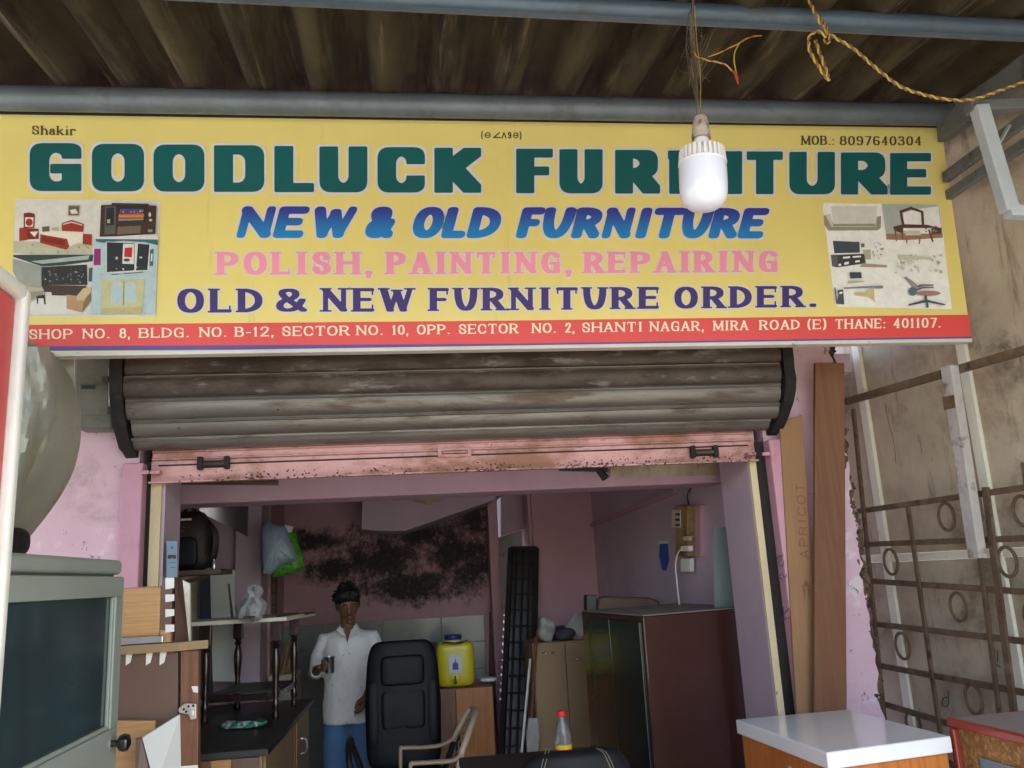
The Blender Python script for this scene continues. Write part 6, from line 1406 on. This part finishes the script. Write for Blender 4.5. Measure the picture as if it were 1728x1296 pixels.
# things behind the small table: bundle of slats
t = thing('slat_bundle', 'bundle of pale wooden slats standing behind the turned leg table', 'slats', tuple(PY(480, 1150, 6.2)))
for k, (x0, x1) in enumerate(((474, 488), (478, 494), (482, 498), (470, 480), (466, 470), (476, 486), (486, 505))):
    MB().bar(PY(x0, 1152, 6.1 + k * .03), PY(x1, 1082 + (k * 13) % 17, 6.3 + k * .03), .012, .006).build('slat', 'plyedge', t)
o = MB().prism([PY(x, y, 6.05) for x, y in ((452, 1190), (500, 1190), (500, 1137), (452, 1140))], (0, .3, 0)).build('slat_crate', 'wallsheet', None, .006)
tag(o, 'low grey box holding the pale wooden slats', 'box')
# ================================================================== THE MAN
def remeshed(mb, name, m, parent, vox, smooth_it=3):
    o = mb.build(name, m, parent, smooth=True)
    r = o.modifiers.new('weld', 'REMESH'); r.mode = 'VOXEL'; r.voxel_size = vox; r.use_smooth_shade = True
    if smooth_it:
        s = o.modifiers.new('relax', 'SMOOTH'); s.factor = .5; s.iterations = smooth_it
    return o
def man():
    hx = PY(590, 992, 6.0)
    ox, oy = PY(588, 1100, 6.0).x, 6.0; H = hx.z      # about 1.62
    T = Matrix.Translation((ox, oy, 0))
    t = thing('person', 'young man in a white speckled shirt and blue jeans holding a steel cup', 'person', (ox, oy, 0))
    k = H / 1.64
    S = T @ Matrix.Scale(k, 4)
    V = Vector
    b = MB(S)
    def limb(P, r, n=14): b.tube(P, r, n)
    # torso rings: elliptical tube
    b.tube([V((0, .01, .80)), V((0, .01, .88)), V((0, .01, .98)), V((0, 0, 1.10)), V((0, 0, 1.22)), V((0, .005, 1.31)), V((0, .01, 1.36))], [(0.13, 0.09), (0.14, 0.095), (0.125, 0.085), (0.13, 0.085), (0.145, 0.09), (0.14, 0.072), (0.07, 0.045)], 20)
    limb([V((0, .012, 1.32)), V((0, .0, 1.40)), V((.0, -.01, 1.46))], [.058, .050, .052])
    # head, tipped forward a little, looking down to his right
    hc = V((-.002, -.022, 1.535))
    Rh = Euler((R(17), R(-4), R(8))).to_matrix()
    def head(p):
        z = p.z / .112
        if z < 0: p = V((p.x * (1 - .26 * z * z), p.y * (1 - .05 * z * z) - .006 * -z, p.z))
        return p
    b.sup(hc, .072, .090, .112, 1, 1, 26, 20, Rh, head)
    hp = lambda x, y, z: hc + Rh @ V((x, y, z))
    b.tube([hp(0, -.084, .018), hp(0, -.098, -.012), hp(0, -.105, -.028), hp(0, -.088, -.036)], [.008, .010, .014, .008], 8)
    b.sup(hp(0, -.078, -.098), .020, .018, .014, 1, 1, 10, 8)
    for s_ in (-1, 1):
        b.sup(hp(s_ * .073, .004, -.010), .010, .020, .032, 1, 1, 10, 10, Rh)
        b.sup(hp(s_ * .036, -.075, .024), .022, .010, .009, 1, 1, 10, 8, Rh)
        limb([V((s_ * .07, .01, .86)), V((s_ * .085, .0, .62)), V((s_ * .09, -.01, .46)), V((s_ * .09, .01, .25)), V((s_ * .09, .03, .08)), V((s_ * .095, -.02, .045)), V((s_ * .10, -.12, .03))], [.088, .075, .055, .052, .036, .038, .03])
    b.tube([hp(-.022, -.083, -.062), hp(0, -.092, -.060), hp(.022, -.083, -.062)], [.005, .008, .005], 8)
    b.tube([hp(-.018, -.080, -.072), hp(0, -.089, -.073), hp(.018, -.080, -.072)], [.005, .008, .005], 8)
    # arms
    cup = PY(556, 1122, 5.72); cl = V(((cup.x - ox) / k, (cup.y - oy) / k, cup.z / k))
    sL, eL = V((-.165, .01, 1.315)), V((-.225, .02, 1.085))
    wL = cl + V((-.085, .10, -.03))
    limb([V((-.08, .01, 1.31)), sL + V((.015, 0, -.008)), sL.lerp(eL, .5), eL, eL.lerp(wL, .4), wL], [.040, .040, .037, .034, .033, .026])
    sR, eR = V((.165, .01, 1.315)), V((.235, .02, 1.07)); wR = V((.128, -.14, .965))
    limb([V((.08, .01, 1.31)), sR - V((.015, 0, .008)), sR.lerp(eR, .5), eR, eR.lerp(wR, .4), wR], [.040, .040, .037, .034, .033, .026])
    # right hand (on the left in the picture) round the cup
    def finger(P, r): b.tube([V(p) for p in P], r, 8)
    pc = cl + V((-.048, .045, -.012))
    b.tube([wL, wL.lerp(pc, .5), pc], [(.026, .020), (.022, .034), (.016, .038)], 12)
    rc = .036
    for j, dz in enumerate((.030, .010, -.010, -.029)):
        P = []; r0 = rc + .010
        L = (1.0, 1.12, 1.05, .85)[j]
        for q in range(6):
            a = R(150) + R(105) * q / 5 * L + 0
            P.append(cl + V((math.cos(a) * r0, math.sin(a) * r0, dz)))
        b.tube([pc + V((.0, -.01, dz * .9))] + P, [.011, .010, .0095, .009, .009, .0085, .0075], 8)
    P = [pc + V((0, .0, .02))] + [cl + V((math.cos(R(a)) * (rc + .009), math.sin(R(a)) * (rc + .009), .030)) for a in (120, 95, 70, 45)]
    b.tube(P, [.012, .011, .010, .0095, .008], 8)
    # left hand, half open, hanging
    hd = V((-.42, -.25, -.87)).normalized(); pr = wR + hd * .075
    b.tube([wR, wR.lerp(pr, .5), pr], [(.024, .022), (.020, .034), (.015, .038)], 12)
    sx = V((0, 0, 1)).cross(hd).normalized()
    for j, (o_, L) in enumerate(((-.030, .066), (-.010, .075), (.011, .070), (.030, .056))):
        p0 = pr + sx * o_; p1 = p0 + hd * L * .45; p2 = p1 + (hd + V((-.45, -.1, -.05))).normalized() * L * .32; p3 = p2 + (hd * .6 + V((-.9, .1, 0))).normalized() * L * .26
        b.tube([p0 - hd * .01, p0, p1, p2, p3], [.010, .0105, .0095, .009, .007], 8)
    p0 = wR + hd * .03 - sx * .02; b.tube([p0, p0 + V((-.035, -.03, -.02)), p0 + V((-.050, -.042, -.045)), p0 + V((-.055, -.045, -.066))], [.013, .012, .010, .008], 8)
    body = remeshed(b, 'body', 'skin', t, .0062, 1)
    # jeans
    j = MB(S)
    for s_ in (-1, 1):
        j.tube([V((s_ * .062, .01, .90)), V((s_ * .075, .005, .80)), V((s_ * .088, .0, .62)), V((s_ * .092, -.012, .47)), V((s_ * .094, .0, .30)), V((s_ * .095, .02, .07))], [(.086, .092), (.088, .088), (.090, .083), (.075, .068), (.068, .064), (.060, .060)], 18)
    j.tube([V((0, .01, .76)), V((0, .01, .86)), V((0, .01, .94))], [(0.1, 0.09), (0.148, 0.110), (0.138, 0.10)], 20)
    remeshed(j, 'jeans', 'jeans', t, .011, 2)
    for s_ in (-1, 1):
        MB(S).sup(V((s_ * .10, -.04, .035)), .045, .13, .033, .6, .6, 20, 10).build('shoe', 'leather', t, smooth=True)
    # shirt
    s = MB(S)
    s.tube([V((0, .01, .775)), V((0, .01, .80)), V((0, .008, .88)), V((0, .0, 1.0)), V((0, -.002, 1.12)), V((0, -.002, 1.22)), V((0, .006, 1.305)), V((0, .012, 1.352)), V((0, .012, 1.38))],
           [(0.172, 0.122), (0.175, 0.124), (0.168, 0.12), (0.158, 0.112), (0.165, 0.116), (0.178, 0.118), (0.17, 0.095), (0.1, 0.062), (0.066, 0.055)], 30)
    s.tube([V((-.08, .01, 1.31)), sL + V((.012, 0, -.006)), sL.lerp(eL, .5), eL, eL.lerp(wL, .35), eL.lerp(wL, .62)], [.052, .056, .053, .049, .045, .040], 16)
    s.tube([V((.08, .01, 1.31)), sR - V((.012, 0, .006)), sR.lerp(eR, .5), eR, eR.lerp(wR, .35), eR.lerp(wR, .55)], [.052, .056, .053, .049, .045, .040], 16)
    o = remeshed(s, 'shirt', 'shirt', t, .009, 2)
    tx = bpy.data.textures.new('folds', 'CLOUDS'); tx.noise_scale = .09; tx.noise_depth = 2
    d = o.modifiers.new('folds', 'DISPLACE'); d.texture = tx; d.strength = .022; d.mid_level = .5; d.texture_coords = 'LOCAL'
    # collar flaps, placket, buttons
    for s_ in (-1, 1):
        P = [V((s_ * .058, .02, 1.405)), V((s_ * .048, -.055, 1.395)), V((s_ * .010, -.098, 1.325)), V((s_ * .052, -.108, 1.335)), V((s_ * .078, -.045, 1.365))]
        MB(S).prism(P, V((0, -.005, .002))).build('collar', 'shirt', t, .001)
    sk = MB(S).add([(-.026, -.072, 1.385), (.026, -.072, 1.385), (.0, -.122, 1.285)], [(0, 1, 2)]).build('open_neck', 'skin', t)
    P = [V((.0, -.125, 1.28)), V((.0, -.127, 1.16)), V((.002, -.122, 1.02)), V((.004, -.130, .90)), V((.006, -.134, .79))]
    for a, c in zip(P[:-1], P[1:]): MB(S).bar(a, c, .022, .004, up=(0, -1, 0)).build('placket', 'shirt', t)
    for z in (1.22, 1.13, 1.04, .95, .86):
        y = -.1305 if z > 1.1 else -.129 - .004 * (z < .95)
        MB(S).lathe([(.006, 0), (.005, .003)], V((.002, y, z)), 8, (0, -1, 0)).build('button', 'whiteplastic', t)
    # hair
    h = MB(S)
    h.sup(hp(0, .012, .038), .083, .094, .104, 1, 1, 28, 18, Rh, lambda p: V((p.x, p.y, p.z if p.z > -.03 or p.y > .0 else p.z * .4)))
    h.sup(hp(-.012, -.064, .078), .062, .034, .040, 1, 1, 18, 10, Rh)
    h.sup(hp(.030, -.060, .078), .046, .032, .038, 1, 1, 18, 10, Rh)
    rr = random.Random(4)
    for q in range(230):
        a = rr.uniform(0, 6.28); e_ = rr.uniform(-.15, 1.35); d_ = V((math.cos(a) * math.cos(e_) * .082, math.sin(a) * math.cos(e_) * .094, math.sin(e_) * .100 + .038))
        if d_.y < -.03 and d_.z < .055: continue
        sw = V((rr.uniform(-.018, .018) - .006, -.012, rr.uniform(-.012, .012)))
        h.tube([hp(*(d_ * .95)), hp(*(d_ * 1.05 + sw * .5)), hp(*(d_ * 1.10 + sw))], [.009, .007, .002], 5)
    for q in range(34):
        x = -.058 + .116 * q / 33; y = -.088 + abs(x) * .45
        h.tube([hp(x, y + .01, .088), hp(x + .004, y - .008, .066), hp(x + rr.uniform(-.004, .016), y - .006, .044 + rr.uniform(-.008, .010))], [.011, .008, .002], 5)
    for s_ in (-1, 1):
        for q in range(8): h.tube([hp(s_ * .076, -.03 + q * .012, .03), hp(s_ * .079, -.03 + q * .012, -.002 - rr.uniform(0, .014))], [.008, .003], 5)
    remeshed(h, 'hair', 'hair', t, .0035, 0)
    for s_ in (-1, 1):
        e_ = MB(S).sup(hp(s_ * .028, -.0815, .006), .011, .005, .0042, 1, 1, 12, 8, Rh).build('eye', 'eye', t, smooth=True)
        MB(S).sup(hp(s_ * .028 - .001, -.087, .005), .005, .003, .005, 1, 1, 10, 8, Rh).build('pupil', 'hair', e_, smooth=True)
        MB(S).tube([hp(s_ * .014, -.088, .022), hp(s_ * .030, -.087, .028), hp(s_ * .046, -.077, .021)], [.003, .004, .002], 6).build('eyebrow', 'hair', t, smooth=True)
    MB(S).tube([hp(-.024, -.088, -.052), hp(0, -.098, -.047), hp(.024, -.088, -.052)], [.002, .004, .002], 6).build('moustache', 'hair', t, smooth=True)
    # the cup, held: a thing of its own
    c = S @ cl
    u = thing('steel_cup', 'small shiny steel cup held in the hand of the man', 'cup', (c.x, c.y, c.z - .048))
    MB().lathe([(.028, -.048), (.029, -.046), (.034, .048), (.036, .05), (.033, .049), (.027, -.042)], c, 28).build('cup_body', 'steel', u, smooth=True)
man()
